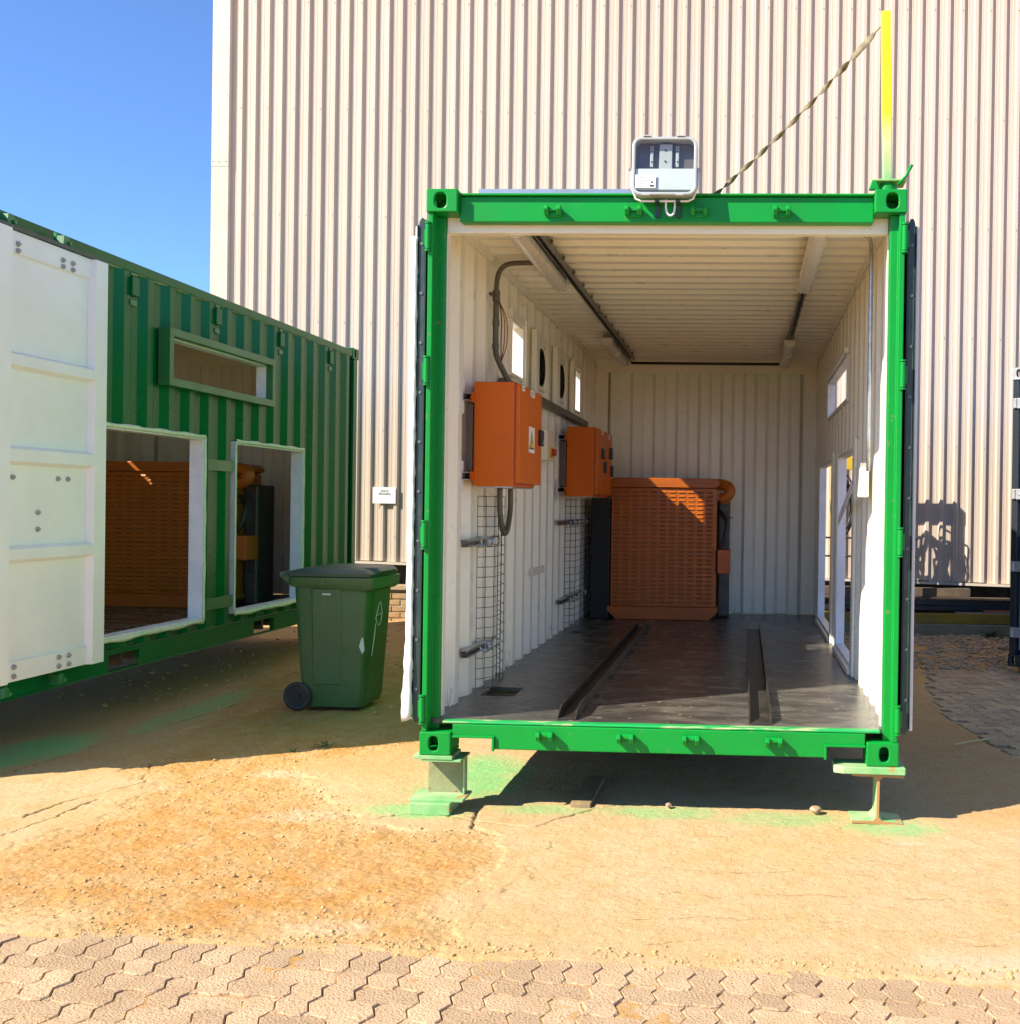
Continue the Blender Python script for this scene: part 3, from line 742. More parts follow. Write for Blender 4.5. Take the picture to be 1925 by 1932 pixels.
def container(name, label, off, paint, lholes, rholes, fans, inner='cream'):
    ox, oy, oz = off
    T = thing(name, label, 'shipping container', (ox+CW/2, oy+CL/2, oz))
    B = lambda: MB(off)
    X = lambda side, x: x if side == 'l' else CW-x
    # corner castings
    for side in 'lr':
        for end in (0, 1):
            for top in (0, 1):
                m = B(); ys = (0, 0.178) if end == 0 else (CL, CL-0.178); zs = (CH-0.118, CH) if top else (0, 0.118)
                casting(m, (X(side, 0), X(side, 0.162)), ys, zs, (0.031, 0.040) if top else (0.0245, 0.038), top)
                build(m, 'corner_casting', paint, T, bevel=0.006)
    # corner posts
    for side in 'lr':
        m = B(); pl = [(0.008, 0.012), (0.034, 0.012), (0.034, 0.100), (0.075, 0.100), (0.075, 0.13), (0.008, 0.13)] if side == 'l' else [(0.008, 0.012), (0.036, 0.012), (0.036, 0.055), (0.075, 0.055), (0.075, 0.13), (0.008, 0.13)]
        m.prism([(X(side, x), y) for x, y in pl], 'z', 0.118, CH-0.118); build(m, 'corner_post', paint, T, bevel=0.004)
        m = B(); m.box(X(side, 0.050), X(side, 0.079), 0.1315, 0.185, 0.174, 2.80); build(m, 'inner_post', inner, T, bevel=0.003)
        m = B(); m.prism([(X(side, x), y) for x, y in [(0.008, CL-0.012), (0.07, CL-0.012), (0.07, CL-0.06), (0.04, CL-0.12), (0.008, CL-0.12)]], 'z', 0.118, CH-0.118); build(m, 'corner_post', paint, T, bevel=0.004)
        m = B(); m.box(X(side, 0.052), X(side, 0.185), CL-0.125, CL-0.108, 0.174, 2.80)
        for z in (0.3, 1.45, 2.35, 2.62): m.box(X(side, 0.09), X(side, 0.15), CL-0.131, CL-0.1252, z, z+0.008)
        build(m, 'rear_post_cover', inner, T, bevel=0.003)
    # header, sill
    m = B(); m.box(0.162, CW-0.162, 0.05, 0.12, 2.740, 2.868); build(m, 'header', paint, T, bevel=0.004)
    m = B(); m.box(0.164, CW-0.164, 0.028, 0.20, 2.870, 2.881); build(m, 'header_lip', paint, T, bevel=0.003)
    m = B(); m.box(0.078, CW-0.078, 0.122, 0.176, 2.700, 2.80); build(m, 'header_lining', inner, T, bevel=0.003)
    m = B(); m.prism([(0.166, 0.158), (0.166, 0.090), (0.372, 0.090), (0.372, 0.033), (2.079, 0.033), (2.079, 0.094), (2.272, 0.094), (2.272, 0.158)], 'y', 0.020, 0.085)
    build(m, 'door_sill', paint, T, bevel=0.005)
    m = B(); m.box(0.112, CW-0.09, 0.022, 0.0855, 0.160, 0.1735); build(m, 'threshold', 'green_paint_worn', T, bevel=0.006)
    for (a, b, v0, v1) in ((0.168, 0.386, 0.373, 0.386), (2.065, 2.272, 2.065, 2.078)):
        m = B(); m.box(a, b, 0.004, 0.019, 0.091, 0.103); m.box(v0, v1, 0.004, 0.019, 0.026, 0.0905); build(m, 'pocket_flange', paint, T, bevel=0.003)
    # side rails with fork pockets
    for side in 'lr':
        segs = [(0.18, 1.39), (1.77, 3.58), (3.98, CL-0.18)]
        m = B()
        for a, b in segs: m.box(X(side, 0.010), X(side, 0.050), a, b, 0.022, 0.163)
        for a, b in ((1.39, 1.77), (3.58, 3.98)): m.box(X(side, 0.010), X(side, 0.050), a, b, 0.135, 0.163)
        m.box(X(side, 0.0), X(side, 0.045), 0.18, CL-0.18, 0.1635, 0.170); m.box(X(side, 0.002), X(side, 0.052), 0.18, CL-0.18, 0.012, 0.0215)
        build(m, 'bottom_rail', paint, T, bevel=0.002, seg=1)
        m = B(); m.box(X(side, 0.006), X(side, 0.058), 0.18, CL-0.18, 2.802, 2.868); build(m, 'top_rail', paint, T, bevel=0.004)
        m = B(); m.box(X(side, 0.0165), X(side, 0.0584), 0.19, CL-0.13, 2.8005, 2.8016); m.box(X(side, 0.0585), X(side, 0.066), 0.19, CL-0.13, 2.785, 2.862); build(m, 'top_rail_lining', inner, T)
    for side in 'lr':
        m = B(); m.box(X(side, 0.058), X(side, 0.170), CL-0.190, CL-0.180, 2.765, 2.858); build(m, 'casting_cover', inner, T)
    m = B(); m.box(0.162, CW-0.162, CL-0.08, CL-0.015, 2.75, 2.868); m.box(0.162, CW-0.162, CL-0.08, CL-0.015, 0.03, 0.165); build(m, 'rear_rails', paint, T, bevel=0.004)
    m = B(); m.box(0.0665, CW-0.0665, CL-0.150, CL-0.1285, 2.69, 2.855); build(m, 'rear_header_lining', inner, T, bevel=0.003)
    # corrugated side walls, outer skin and painted inner skin
    for side, holes in (('l', lholes), ('r', rholes)):
        pts = trap(0.13, CL-0.11, 0.300, 0.03, 0.036)
        hz = [h[:4] for h in holes]
        m = B(); corr(m, pts, 0.172, 2.802, lambda u, wv, t: (X(side, 0.012+wv), u, t), hz); build(m, 'side_panel', paint, T, fixn=False)
        m = B(); corr(m, pts, 0.172, 2.80, lambda u, wv, t: (X(side, 0.016+wv), u, t), hz); build(m, 'inner_skin', inner, T, fixn=False)
    # rear wall, roof
    pts = trap(0.05, CW-0.05, 0.2395, 0.09, 0.040, 0.36, 0.14)
    m = B(); corr(m, pts, 0.17, 2.76, lambda u, wv, t: (u, CL-0.030-wv, t)); build(m, 'rear_panel', paint, T, fixn=False)
    m = B(); corr(m, pts, 0.172, 2.75, lambda u, wv, t: (u, CL-0.036-wv, t)); build(m, 'rear_inner_skin', inner, T, fixn=False)
    pts = trap(0.17, CL-0.11, 0.2050, 0.02, 0.026, 0.32, 0.16)
    m = B(); corr(m, pts, 0.055, CW-0.055, lambda u, wv, t: (t, u, 2.862-wv)); build(m, 'roof_panel', paint, T, fixn=False)
    m = B(); corr(m, pts, 0.055, CW-0.055, lambda u, wv, t: (t, u, 2.856-wv)); build(m, 'ceiling_skin', inner, T, fixn=False)
    # floor
    sheets = [(0.087, 1.074), (1.077, 2.30), (2.303, 3.53), (3.533, 4.75), (4.753, CL-0.115)]
    for k, (a, b) in enumerate(sheets):
        m = B()
        if k == 0:
            m.box(0.018, 0.122, a, b, 0.148, 0.172); m.box(0.322, CW-0.018, a, b, 0.148, 0.172); m.box(0.122, 0.322, a, 0.772, 0.148, 0.172)
        elif k == 3:
            m.box(0.018, 0.147, a, b, 0.148, 0.172); m.box(0.333, CW-0.018, a, b, 0.148, 0.172); m.box(0.147, 0.333, a, 3.894, 0.148, 0.172); m.box(0.147, 0.333, 4.076, b, 0.148, 0.172)
        else: m.box(0.018, CW-0.018, a, b, 0.148, 0.172)
        build(m, 'floor_sheet', 'floor_ply', T)
    m = B(); m.box(0.052, CW-0.052, 0.32, 0.36, 0.04, 0.146); c0 = build(m, 'cross_member', 'steel_dark', T)
    for k in range(1, 18): copy_at(c0, T, (0, k*0.318, 0))
    # cam keepers
    def keeper(z):
        m = B(); y = 0.05 if z > 1 else 0.02
        m.box(-0.042, 0.042, y-0.012, y, z-0.022, z+0.024); m.box(-0.030, 0.030, y-0.034, y-0.0125, z+0.004, z+0.022)
        for s in (-1, 1):
            m.prism([(y-0.0125, z-0.020), (y-0.0125, z+0.026), (y-0.048, z+0.030), (y-0.056, z+0.008), (y-0.036, z-0.018)], 'x', s*0.032-0.011, s*0.032+0.011)
        return m
    for zz in (2.785, 0.105):
        k0 = None
        for x in (0.648, 1.060, 1.394, 1.812):
            if k0 is None:
                mm = keeper(zz); mm.v = [(a+x, b, c) for a, b, c in mm.v]; k0 = build(mm, 'cam_keeper', paint, T, bevel=0.003, seg=1); kx = x
            else: copy_at(k0, T, (x-kx, 0, 0))
    # opening linings
    for side, holes in (('l', lholes), ('r', rholes)):
        for h in holes:
            y0, y1, z0, z1 = h[:4]; kind = h[4]; d = h[5]
            t = 0.022
            m = B()
            m.box(X(side, 0.0), X(side, d), y0, y0+t, z0, z1); m.box(X(side, 0.0), X(side, d), y1-t, y1, z0, z1)
            m.box(X(side, 0.0), X(side, d), y0+t, y1-t, z0, z0+t); m.box(X(side, 0.0), X(side, d), y0+t, y1-t, z1-t, z1)
            build(m, 'opening_frame', 'white_primer' if kind != 'vent' else inner, T, bevel=0.002, seg=1)
    return T

# openings: (y0, y1, z0, z1, kind, depth)
MAIN_L = [(1.715, 2.120, 2.155, 2.535, 'vent', 0.075), (2.62, 2.97, 2.165, 2.515, 'vent', 0.075), (3.53, 3.88, 2.165, 2.515, 'vent', 0.075), (4.34, 4.815, 2.155, 2.555, 'vent', 0.066)]
MAIN_R = [(1.86, 3.06, 0.215, 1.705, 'door', 0.066), (3.64, 5.14, 0.215, 1.705, 'door', 0.066), (2.43, 4.27, 2.075, 2.415, 'window', 0.066)]
LEFT_R = [(1.255, 2.655, 0.245, 1.705, 'door', 0.115), (3.175, 4.585, 0.245, 1.705, 'door', 0.115), (2.04, 3.76, 2.10, 2.43, 'window', 0.09)]
ZB = 0.30
MAIN_OFF = (0, 0, ZB); LEFT_OFF = (-2.66-CW, 0.33, 0.38)
main = container('shipping_container', 'bright green shipping container with open end facing the camera and cream interior', MAIN_OFF, 'green_paint', MAIN_L, MAIN_R, None)
left = container('shipping_container', 'shaded green shipping container at the left seen along its side with white door folded back', LEFT_OFF, 'green_shaded', [(3.60, 3.82, 2.29, 2.43, 'vent', 0.066)], LEFT_R, None)  # unseen outer-wall vent, added and sized for a sun spot on the generator
main['group'] = 'green containers in the yard'; left['group'] = 'green containers in the yard'

# --- main container: inside trims around the openings
def main_trims():
    o = MAIN_OFF; x = lambda q: CW-q
    for (a, b, z1) in ((1.735, 1.859, 1.76), (3.52, 3.639, 1.76), (3.061, 3.10, 1.72)):
        m = MB(o); m.box(x(0.0525), x(0.072), a, b, 0.174, z1); build(m, 'frame_post', 'cream', main, bevel=0.003)
    m = MB(o); m.box(x(0.0525), x(0.09), 1.862, 3.059, 0.173, 0.2135); build(m, 'opening_sill', 'cream', main, bevel=0.002)
    m = MB(o); m.box(x(0.0525), x(0.09), 3.642, 5.138, 0.173, 0.2135); build(m, 'opening_sill', 'cream', main, bevel=0.002)
    m = MB(o); m.box(x(0.0525), x(0.09), 2.40, 4.29, 2.418, 2.46); build(m, 'window_lintel', 'cream', main, bevel=0.003)
    # left wall: trim posts and cover plates
    for a, b in ((2.03+0.095, 2.155), (2.50, 2.618), (3.39, 3.528), (4.25, 4.358)):
        m = MB(o); m.box(0.0525, 0.092, a, b, 2.10, 2.59); build(m, 'frame_post', 'cream', main, bevel=0.003)
    for a, b, z in ((1.71, 2.125, 2.537), (2.62, 2.97, 2.517), (3.53, 3.88, 2.517), (4.34, 4.82, 2.557)):
        m = MB(o); m.box(0.0525, 0.080, a, b, z, z+0.065); build(m, 'window_lintel', 'cream', main, bevel=0.003)
    m = MB(o); m.box(0.053, 0.060, 2.55, 3.1, 0.75, 0.81); build(m, 'cover_strip', 'cream', main)
    # lashing rings along the wall foot
    for y in (0.30, 1.75, 3.3):
        m = MB(o); pts = [(0.075, y+0.035*math.cos(t), 0.245+0.05*math.sin(t)) for t in [2*math.pi*k/14 for k in range(14)]]
        m.tube(pts, 0.006, 6, closed=True); build(m, 'lashing_ring', 'cream', main, smooth=True)
    for y in (0.28, 2.05, 3.6, 5.2):
        m = MB(o); m.tube([(0.07, y, 2.765), (0.105, y+0.01, 2.72), (0.07, y+0.03, 2.68)], 0.006, 6); build(m, 'lashing_ring', 'cream', main, smooth=True)
    # floor channels
    for (x0, x1) in ((0.688, 0.787), (1.684, 1.800)):
        m = MB(o); fl = [(0.118, 0.174), (0.120, 0.186), (0.24, 0.232), (4.42, 0.232), (4.42, 0.174)]
        m.prism(fl, 'x', x0, x0+0.007); m.prism(fl, 'x', x1-0.007, x1); m.box(x0+0.0072, x1-0.0072, 0.12, 4.42, 0.174, 0.180)
        build(m, 'floor_rail', 'rail_black', main, bevel=0.0015, seg=1)
main_trims()

# --- hinge barrels on the front posts
for T, o in ((main, MAIN_OFF),):
    for side in (0, 1):
        h0 = None
        for z in (2.590, 1.905, 1.065, 0.170):
            if h0 is None:
                m = MB(o); xx = 0.010 if side == 0 else CW-0.010
                m.cyl((xx, 0.006, z), (xx, 0.006, z+0.125), 0.0135, 14)
                m.cyl((xx, 0.006, z-0.012), (xx, 0.006, z-0.004), 0.016, 14); m.cyl((xx, 0.006, z+0.129), (xx, 0.006, z+0.137), 0.016, 14)
                s = -1 if side == 0 else 1
                m.box(xx+s*0.010, xx+s*0.026, 0.022, 0.034, z+0.02, z+0.105)
                h0 = build(m, 'door_hinge', 'green_paint', T, smooth=True, autosm=40); hz = z
            else: copy_at(h0, T, (0, 0, z-hz))

# --- folded-back doors of the main container (seen edge on)
def main_doors():
    o = MAIN_OFF
    for side in ('l', 'r'):
        X = (lambda q: -q) if side == 'l' else (lambda q: CW+q)
        z0, z1 = (0.168, 2.735)
        m = MB(o); m.box(X(0.022), X(0.060), 0.062, 1.205, z0+0.01, z1-0.01); d = build(m, 'door', 'green_dark', main, bevel=0.003)
        m = MB(o); m.box(X(0.0605), X(0.076), 0.075, 1.19, z0-0.0, z1-0.012); build(m, 'inner_face', 'white_door', d, bevel=0.002)
        # rubber gasket round the near edge, rounded at both ends
        m = MB(o); g = []
        xa, xb = 0.014, 0.050
        for k in range(9):
            a = math.pi*k/8; g.append(((xa+xb)/2+(xb-xa)/2*math.cos(a), z1-0.02+0.045*math.sin(a)))
        for k in range(9):
            a = math.pi+math.pi*k/8; g.append(((xa+xb)/2+(xb-xa)/2*math.cos(a), z0+0.03+0.045*math.sin(a)))
        m.prism([(X(p[0]), p[1]) for p in g], 'y', 0.045, 0.0615); gk = build(m, 'gasket', 'gasket', d, bevel=0.003)
        m = MB(o); m.box(X(0.0515), X(0.0555), 0.036, 0.061, z0+0.02, z1-0.015); build(m, 'gasket_lip', 'gasket', d)
        m = MB(o); m.box(X(0.0095), X(0.0125), 0.036, 0.061, z0+0.05, z1+0.012); build(m, 'gasket_lip', 'gasket', d)
        b0 = None
        for k in range(10):
            z = 0.33+k*0.255
            if b0 is None:
                m = MB(o); m.cyl((X(0.033), 0.045, z), (X(0.033), 0.041, z), 0.008, 10); b0 = build(m, 'bolt', 'bolt', d)
            else: copy_at(b0, d, (0, 0, k*0.255))
        for zz in (0.5, 1.4, 2.3):
            m = MB(o); m.cyl((X(0.014), 0.5, zz), (X(0.014), 0.9, zz), 0.006, 8); build(m, 'door_rib', 'green_dark', d)
main_doors()
# protective film hanging on the near edge of the left door
m = MB(MAIN_OFF); v = []; f = []; N = 60
for k in range(N+1):
    z = 2.66-k*(2.66-0.17)/N; fl = max(0, (0.75-z)/0.75)**1.6
    for q, (bx, by) in enumerate(((-0.0775, 0.060), (-0.0775-0.012-0.035*fl, 0.045), (-0.064, 0.030-0.02*fl), (-0.0535, 0.036), (-0.0535, 0.060))):
        jit = 0.003*math.sin(z*31+q*2.1)+0.002*math.sin(z*77+q)
        v.append((bx+jit*(0.4+fl), by+jit*0.6, z-(0.012*math.sin(q*1.7) if k == N else 0)))
for k in range(N):
    for q in range(4): f.append((k*5+q, k*5+q+1, (k+1)*5+q+1, (k+1)*5+q))
m.add(v, f); fo = build(m, 'protective_film', 'white_film', None, smooth=True, fixn=False)
fo.modifiers.new('solid', 'SOLIDIFY').thickness = 0.0015
tag(fo, 'white protective film wrapped down the folded left door edge of the bright green container', 'plastic film')

# --- left container: folded door seen from its white inner face, window frame, tape, vents
def left_details():
    ox, oy, oz = LEFT_OFF
    o = LEFT_OFF; R_ = CW
    # door (local): x 2.505..2.585, y 0.03..1.075
    xf = 2.585; ya, yb = 0.035, 1.075; z0, z1 = 0.145, 2.735
    m = MB(o); m.box(xf-0.090, xf-0.051, ya, yb, z0, z1); d = build(m, 'door', 'green_shaded', left, bevel=0.003)
    d['label'] = 'white door leaf folded back flat against the container side'
    m = MB(o); m.box(xf-0.0505, xf-0.046, ya, yb, z0, z1); build(m, 'door_panel', 'white_door', d)
    for (a, b) in ((yb-0.125, yb), (ya, ya+0.12)):
        s = -1 if a > 0.5 else 1
        pl = [(xf-0.0455, a), (xf-0.0455, b), (xf, b), (xf, a)]
        if s < 0: pl = [(xf-0.0455, a-0.018), (xf-0.0455, b), (xf, b), (xf, a)]
        else: pl = [(xf-0.0455, a), (xf-0.0455, b+0.018), (xf, b), (xf, a)]
        m = MB(o); m.prism(pl, 'z', z0, z1); build(m, 'stile', 'white_door', d, bevel=0.0015, seg=1)
    y0, y1 = ya+0.1205, yb-0.1255
    for (a, b, sl) in ((1.98, 2.01, 1), (1.43, 1.47, 1), (0.865, 0.895, 1)):
        m = MB(o); m.prism([(xf-0.0455, a-0.036), (xf-0.0455, b+0.036), (xf-0.0005, b+0.016), (xf-0.0005, a-0.016)], 'y', y0, y1)
        mm = [(p[0], p[1], p[2]) for p in m.v]; build(m, 'cross_band', 'white_door', d, bevel=0.0015, seg=1)
    for (a, b) in ((2.60, z1-0.002), (z0+0.002, 0.262)):
        m = MB(o); m.prism([(xf-0.0455, a), (xf-0.0455, b), (xf-0.028, b), (xf-0.028, a+0.01 if a > 1 else a)], 'y', y0, y1); build(m, 'end_band', 'white_door', d, bevel=0.0015, seg=1)
    b0 = None
    ys = [0.145, 0.235, 0.645, 0.742]
    pts = [(y, z, xf-0.028) for z in (2.662, 2.592+0.03) for y in ys]+[(y, z, xf-0.028) for z in (0.232, 0.178) for y in ys]+[(y, 1.325, xf-0.046) for y in ys]+[(0.46, 1.12, xf-0.046), (0.46, 1.02, xf-0.046)]
    for (y, z, xx) in pts:
        if b0 is None:
            m = MB(o); m.cyl((xx, y, z), (xx+0.012, y, z), 0.0155, 8); m.cyl((xx+0.012, y, z), (xx+0.020, y, z), 0.009, 8); b0 = build(m, 'bolt', 'grey_metal', d, smooth=True, autosm=30); ref = (y, z, xx)
        else: copy_at(b0, d, (xx-ref[2], y-ref[0], z-ref[1]))
    m = MB(o); m.box(xf-0.080, xf-0.010, ya+0.01, yb-0.004, z1+0.001, z1+0.022); build(m, 'gasket', 'gasket', d)
    m = MB(o); m.box(xf-0.072, xf-0.03, yb+0.0005, yb+0.012, z0, z1); build(m, 'gasket', 'gasket', d)
    for y in (0.19, 0.695):
        m = MB(o); m.cyl((xf-0.100, y, 0.07), (xf-0.100, y, 2.84), 0.016, 10); build(m, 'lock_rod', 'green_frame', d, smooth=True)
        for z in (2.79, 0.09):
            m = MB(o); m.prism([(y-0.03, z-0.03), (y+0.03, z-0.025), (y+0.035, z+0.01), (y+0.01, z+0.035), (y-0.02, z+0.03)], 'x', xf-0.085, xf-0.035)
            m.cyl((xf-0.06, y+0.02, z-0.01), (xf-0.02, y+0.02, z-0.01), 0.013, 8); build(m, 'lock_cam', 'green_frame', d, bevel=0.003)
    # vents under the top rail
    v0 = None
    for y in (1.635, 2.845, 4.055, 5.255):
        if v0 is None:
            m = MB(o); m.box(R_-0.045, R_+0.012, y-0.045, y+0.045, 2.635, 2.765); v0 = build(m, 'ventilator', 'green_shaded', left, bevel=0.004); yv = y
            m = MB(o); m.box(R_-0.045, R_-0.004, y-0.04, y+0.04, 2.565, 2.605); fl = build(m, 'vent_flange', 'green_frame', v0, bevel=0.002)
            m = MB(o); m.box(R_-0.045, R_-0.004, y-0.035, y+0.04, 2.775, 2.795); f3 = build(m, 'vent_clip', 'green_frame', v0, bevel=0.002)
        else:
            c = copy_at(v0, left, (0, y-yv, 0)); copy_at(fl, c, (0, 0, 0)); copy_at(f3, c, (0, 0, 0))
    # projecting window frame
    y0, y1, z0, z1 = 2.00, 3.80, 2.052, 2.478; t = 0.058
    m = MB(o); xa, xb = R_-0.03, R_+0.062
    m.box(xa, xb, y0, y1, z1-t, z1); m.box(xa, xb, y0, y1, z0, z0+t); m.box(xa, xb-0.0005, y0, y0+t, z0+t, z1-t); m.box(xa, xb-0.0005, y1-t, y1, z0+t, z1-t)
    build(m, 'window_frame', 'green_frame', left, bevel=0.003)
    # flat bars between the tall openings
    for a, b in ((1.445, 1.535), (0.315, 0.41)):
        m = MB(o); m.box(R_-0.012, R_+0.004, 2.70, 3.135, a, b); build(m, 'tie_bar', 'green_frame', left, bevel=0.002)
    # masking tape round the tall openings
    for (a, b, c, e, k, dd) in LEFT_R[:2]:
        for q, (p0, p1) in enumerate((((a, c), (a, e)), ((b, c), (b, e)), ((a, e), (b, e)), ((a, c), (b, c)))):
            m = MB(o); N = 26; v = []; f = []
            vert = p0[0] == p1[0]
            for i in range(N+1):
                s = i/N; y = p0[0]+(p1[0]-p0[0])*s; z = p0[1]+(p1[1]-p0[1])*s
                w1 = 0.018+0.004*math.sin(i*0.9+q)+0.003*random.random(); bul = 0.003+0.001*math.sin(i*1.7+q*2)
                sg = (-1 if q in (0, 3) else 1)
                for (u, xx) in ((0.012, R_+0.002), (0.0, R_+0.010+bul), (-w1, R_+0.006)):
                    if vert: v.append((xx, y-sg*u, z+0.002*math.sin(i)))
                    else: v.append((xx, y, z-sg*u-(0.008*math.sin(s*7)**2 if q == 3 else 0)))
            for i in range(N):
                for j in range(2): f.append((i*3+j, i*3+j+1, i*3+j+4, i*3+j+3))
            m.add(v, f); t_ = build(m, 'masking_tape', 'tape', left, smooth=True, fixn=False); t_.modifiers.new('s', 'SOLIDIFY').thickness = 0.0012
left_details()

# unseen shut leaf, added to block sun through the left container's open end
m = MB(LEFT_OFF); m.box(0.085, 1.215, 0.04, 0.10, 0.176, 2.735); dd = build(m, 'door', 'green_shaded', left, bevel=0.004)
for q in (0.4, 0.9):
    m = MB(LEFT_OFF); m.cyl((q, 0.015, 0.07), (q, 0.015, 2.84), 0.016, 10); build(m, 'lock_rod', 'galv', dd, smooth=True)

# ------------------------------------------------------------ electrical enclosures
def enclosure(name, label, x0, x1, y0, y1, z0, z1, doors, stickers):
    o = MAIN_OFF
    T = thing(name, label, 'electrical box', ((x0+x1)/2, (y0+y1)/2, z0+ZB), 'orange electrical boxes on the left wall')
    m = MB(o); m.box(x0, x1-0.022, y0, y1, z0, z1); build(m, 'body', 'orange', T, bevel=0.004)
    m = MB(o); m.box(x0+0.02, x1-0.03, y0+0.02, y1-0.03, z0-0.006, z0-0.0005); build(m, 'gland_plate', 'galv', T)
    m = MB(o); m.box(x1-0.0215, x1-0.014, y0+0.012, y1-0.012, z0+0.012, z1-0.012); build(m, 'door_seal', 'red_oxide', T)
    for (a, b) in doors:
        m = MB(o); m.box(x1-0.0135, x1+0.010, a, b, z0+0.020, z1-0.008); d = build(m, 'door', 'orange', T, bevel=0.005)
    for s in stickers: s(T, x1+0.0105)
    # mounting channels on the wall behind the box
    for z in (z0+0.075, z1-0.075):
        m = MB(o); m.box(0.054, x0-0.002, y0-0.10, y1+0.05, z-0.003, z+0.0); m.box(0.054, x0-0.002, y0-0.10, y1+0.05, z-0.041, z-0.038); m.box(0.054, 0.058, y0-0.10, y1+0.05, z-0.038, z-0.003)
        build(m, 'mounting_channel', 'galv', T)
        m = MB(o); m.box(x0-0.012, x0+0.002, y0-0.035, y0-0.0005, z-0.045, z+0.008); m.cyl((x0-0.005, y0-0.035, z-0.02), (x0-0.005, y0-0.043, z-0.02), 0.009, 6); build(m, 'mounting_lug', 'orange', T)
    m = MB(o); m.box(0.055, x0-0.0025, y0-0.02, y0-0.012, z0+0.09, z1-0.13); build(m, 'back_plate', 'grey_bracket', T)
    m = MB(o); m.box(0.0505, 0.0535, y0-0.15, y0-0.06, z1-0.19, z1+0.01); m.box(0.0505, 0.0535, y0-0.15, y0-0.06, z0-0.03, z0+0.14); build(m, 'wall_plate', 'white_primer', T)
    return T
def st_label(y0, y1, z0, z1, lines):
    def f(T, x):
        m = MB(MAIN_OFF); m.box(x, x+0.001, y0, y1, z0, z1); s = build(m, 'label_plate', 'sticker', T)
        m = MB(MAIN_OFF); n = lines
        for k in range(n):
            z = z1-(z1-z0)*(k+1)/(n+1); m.box(x+0.0012, x+0.0016, y0+0.16*(y1-y0), y1-(0.16+0.1*(k % 2))*(y1-y0), z-0.0025, z+0.0025)
        tag(build(m, 'printed_lines', 'ink', s), kind='stuff')
    return f
def st_warn(y0, y1, z0, z1):
    def f(T, x):
        m = MB(MAIN_OFF); m.box(x, x+0.001, y0, y1, z0, z1); s = build(m, 'warning_plate', 'sticker', T)
        yc = (y0+y1)/2; w = (y1-y0)*0.42; zb_ = z0+0.022; zt = z1-0.022
        m = MB(MAIN_OFF); m.prism([(yc-w, zb_), (yc+w, zb_), (yc, zt)], 'x', x+0.0012, x+0.0016); build(m, 'warning_triangle', 'ink', s)
        m = MB(MAIN_OFF); m.prism([(yc-w*0.78, zb_+0.009), (yc+w*0.78, zb_+0.009), (yc, zt-0.018)], 'x', x+0.0018, x+0.0022); build(m, 'warning_triangle', 'warn_yellow', s)
        h = zt-zb_
        m = MB(MAIN_OFF); m.prism([(yc+0.010, zb_+h*0.62), (yc-0.016, zb_+h*0.34), (yc-0.002, zb_+h*0.36), (yc-0.010, zb_+h*0.12), (yc+0.018, zb_+h*0.42), (yc+0.004, zb_+h*0.40)], 'x', x+0.0024, x+0.0028); build(m, 'lightning_bolt', 'ink', s)
    return f
def st_handle(y0, y1, z0, z1):
    def f(T, x):
        m = MB(MAIN_OFF); m.box(x, x+0.022, y0, y1, z0, z1); h = build(m, 'handle', 'black_plastic', T, bevel=0.006)
        m = MB(MAIN_OFF); m.cyl((x+0.022, (y0+y1)/2, z0+0.02), (x+0.026, (y0+y1)/2, z0+0.02), 0.010, 12); build(m, 'lock', 'galv', h)
    return f
enclosure('electrical_enclosure', 'large orange electrical cabinet with yellow warning triangle near the container opening', 0.094, 0.348, 0.660, 1.26, 1.391, 1.988,
          [(0.665, 1.33)], [st_label(0.71, 0.79, 1.945, 1.975, 1), st_label(0.96, 1.09, 1.935, 1.975, 2), st_warn(0.925, 1.10, 1.60, 1.755), st_handle(1.225, 1.30, 1.655, 1.755)])
enclosure('electrical_enclosure', 'orange double-door electrical cabinet further inside beside the stacked orange grille', 0.112, 0.372, 3.78, 4.72, 1.362, 1.962,
          [(3.785, 4.28), (4.284, 4.75)], [st_label(4.0, 4.12, 1.91, 1.95, 2), st_label(4.5, 4.6, 1.90, 1.94, 1), st_handle(4.02, 4.12, 1.70, 1.79), st_handle(4.19, 4.27, 1.58, 1.68), st_handle(4.58, 4.68, 1.72, 1.83), st_handle(4.66, 4.74, 1.56, 1.66)])
# small isolator box between the cabinets
T = thing('isolator_switch', 'small cream isolator box with yellow and red rotary switch between the cabinets', 'switch box', (0.08, 3.08, 1.63+ZB))
m = MB(MAIN_OFF); m.box(0.056, 0.11, 2.88, 3.20, 1.635, 1.875); build(m, 'case', 'cream', T, bevel=0.006)
m = MB(MAIN_OFF); m.box(0.1105, 0.118, 2.99, 3.13, 1.66, 1.745); build(m, 'switch_plate', 'warn_yellow', T, bevel=0.003)
m = MB(MAIN_OFF); m.box(0.1185, 0.150, 3.035, 3.085, 1.675, 1.73); build(m, 'switch_knob', 'red', T, bevel=0.004)

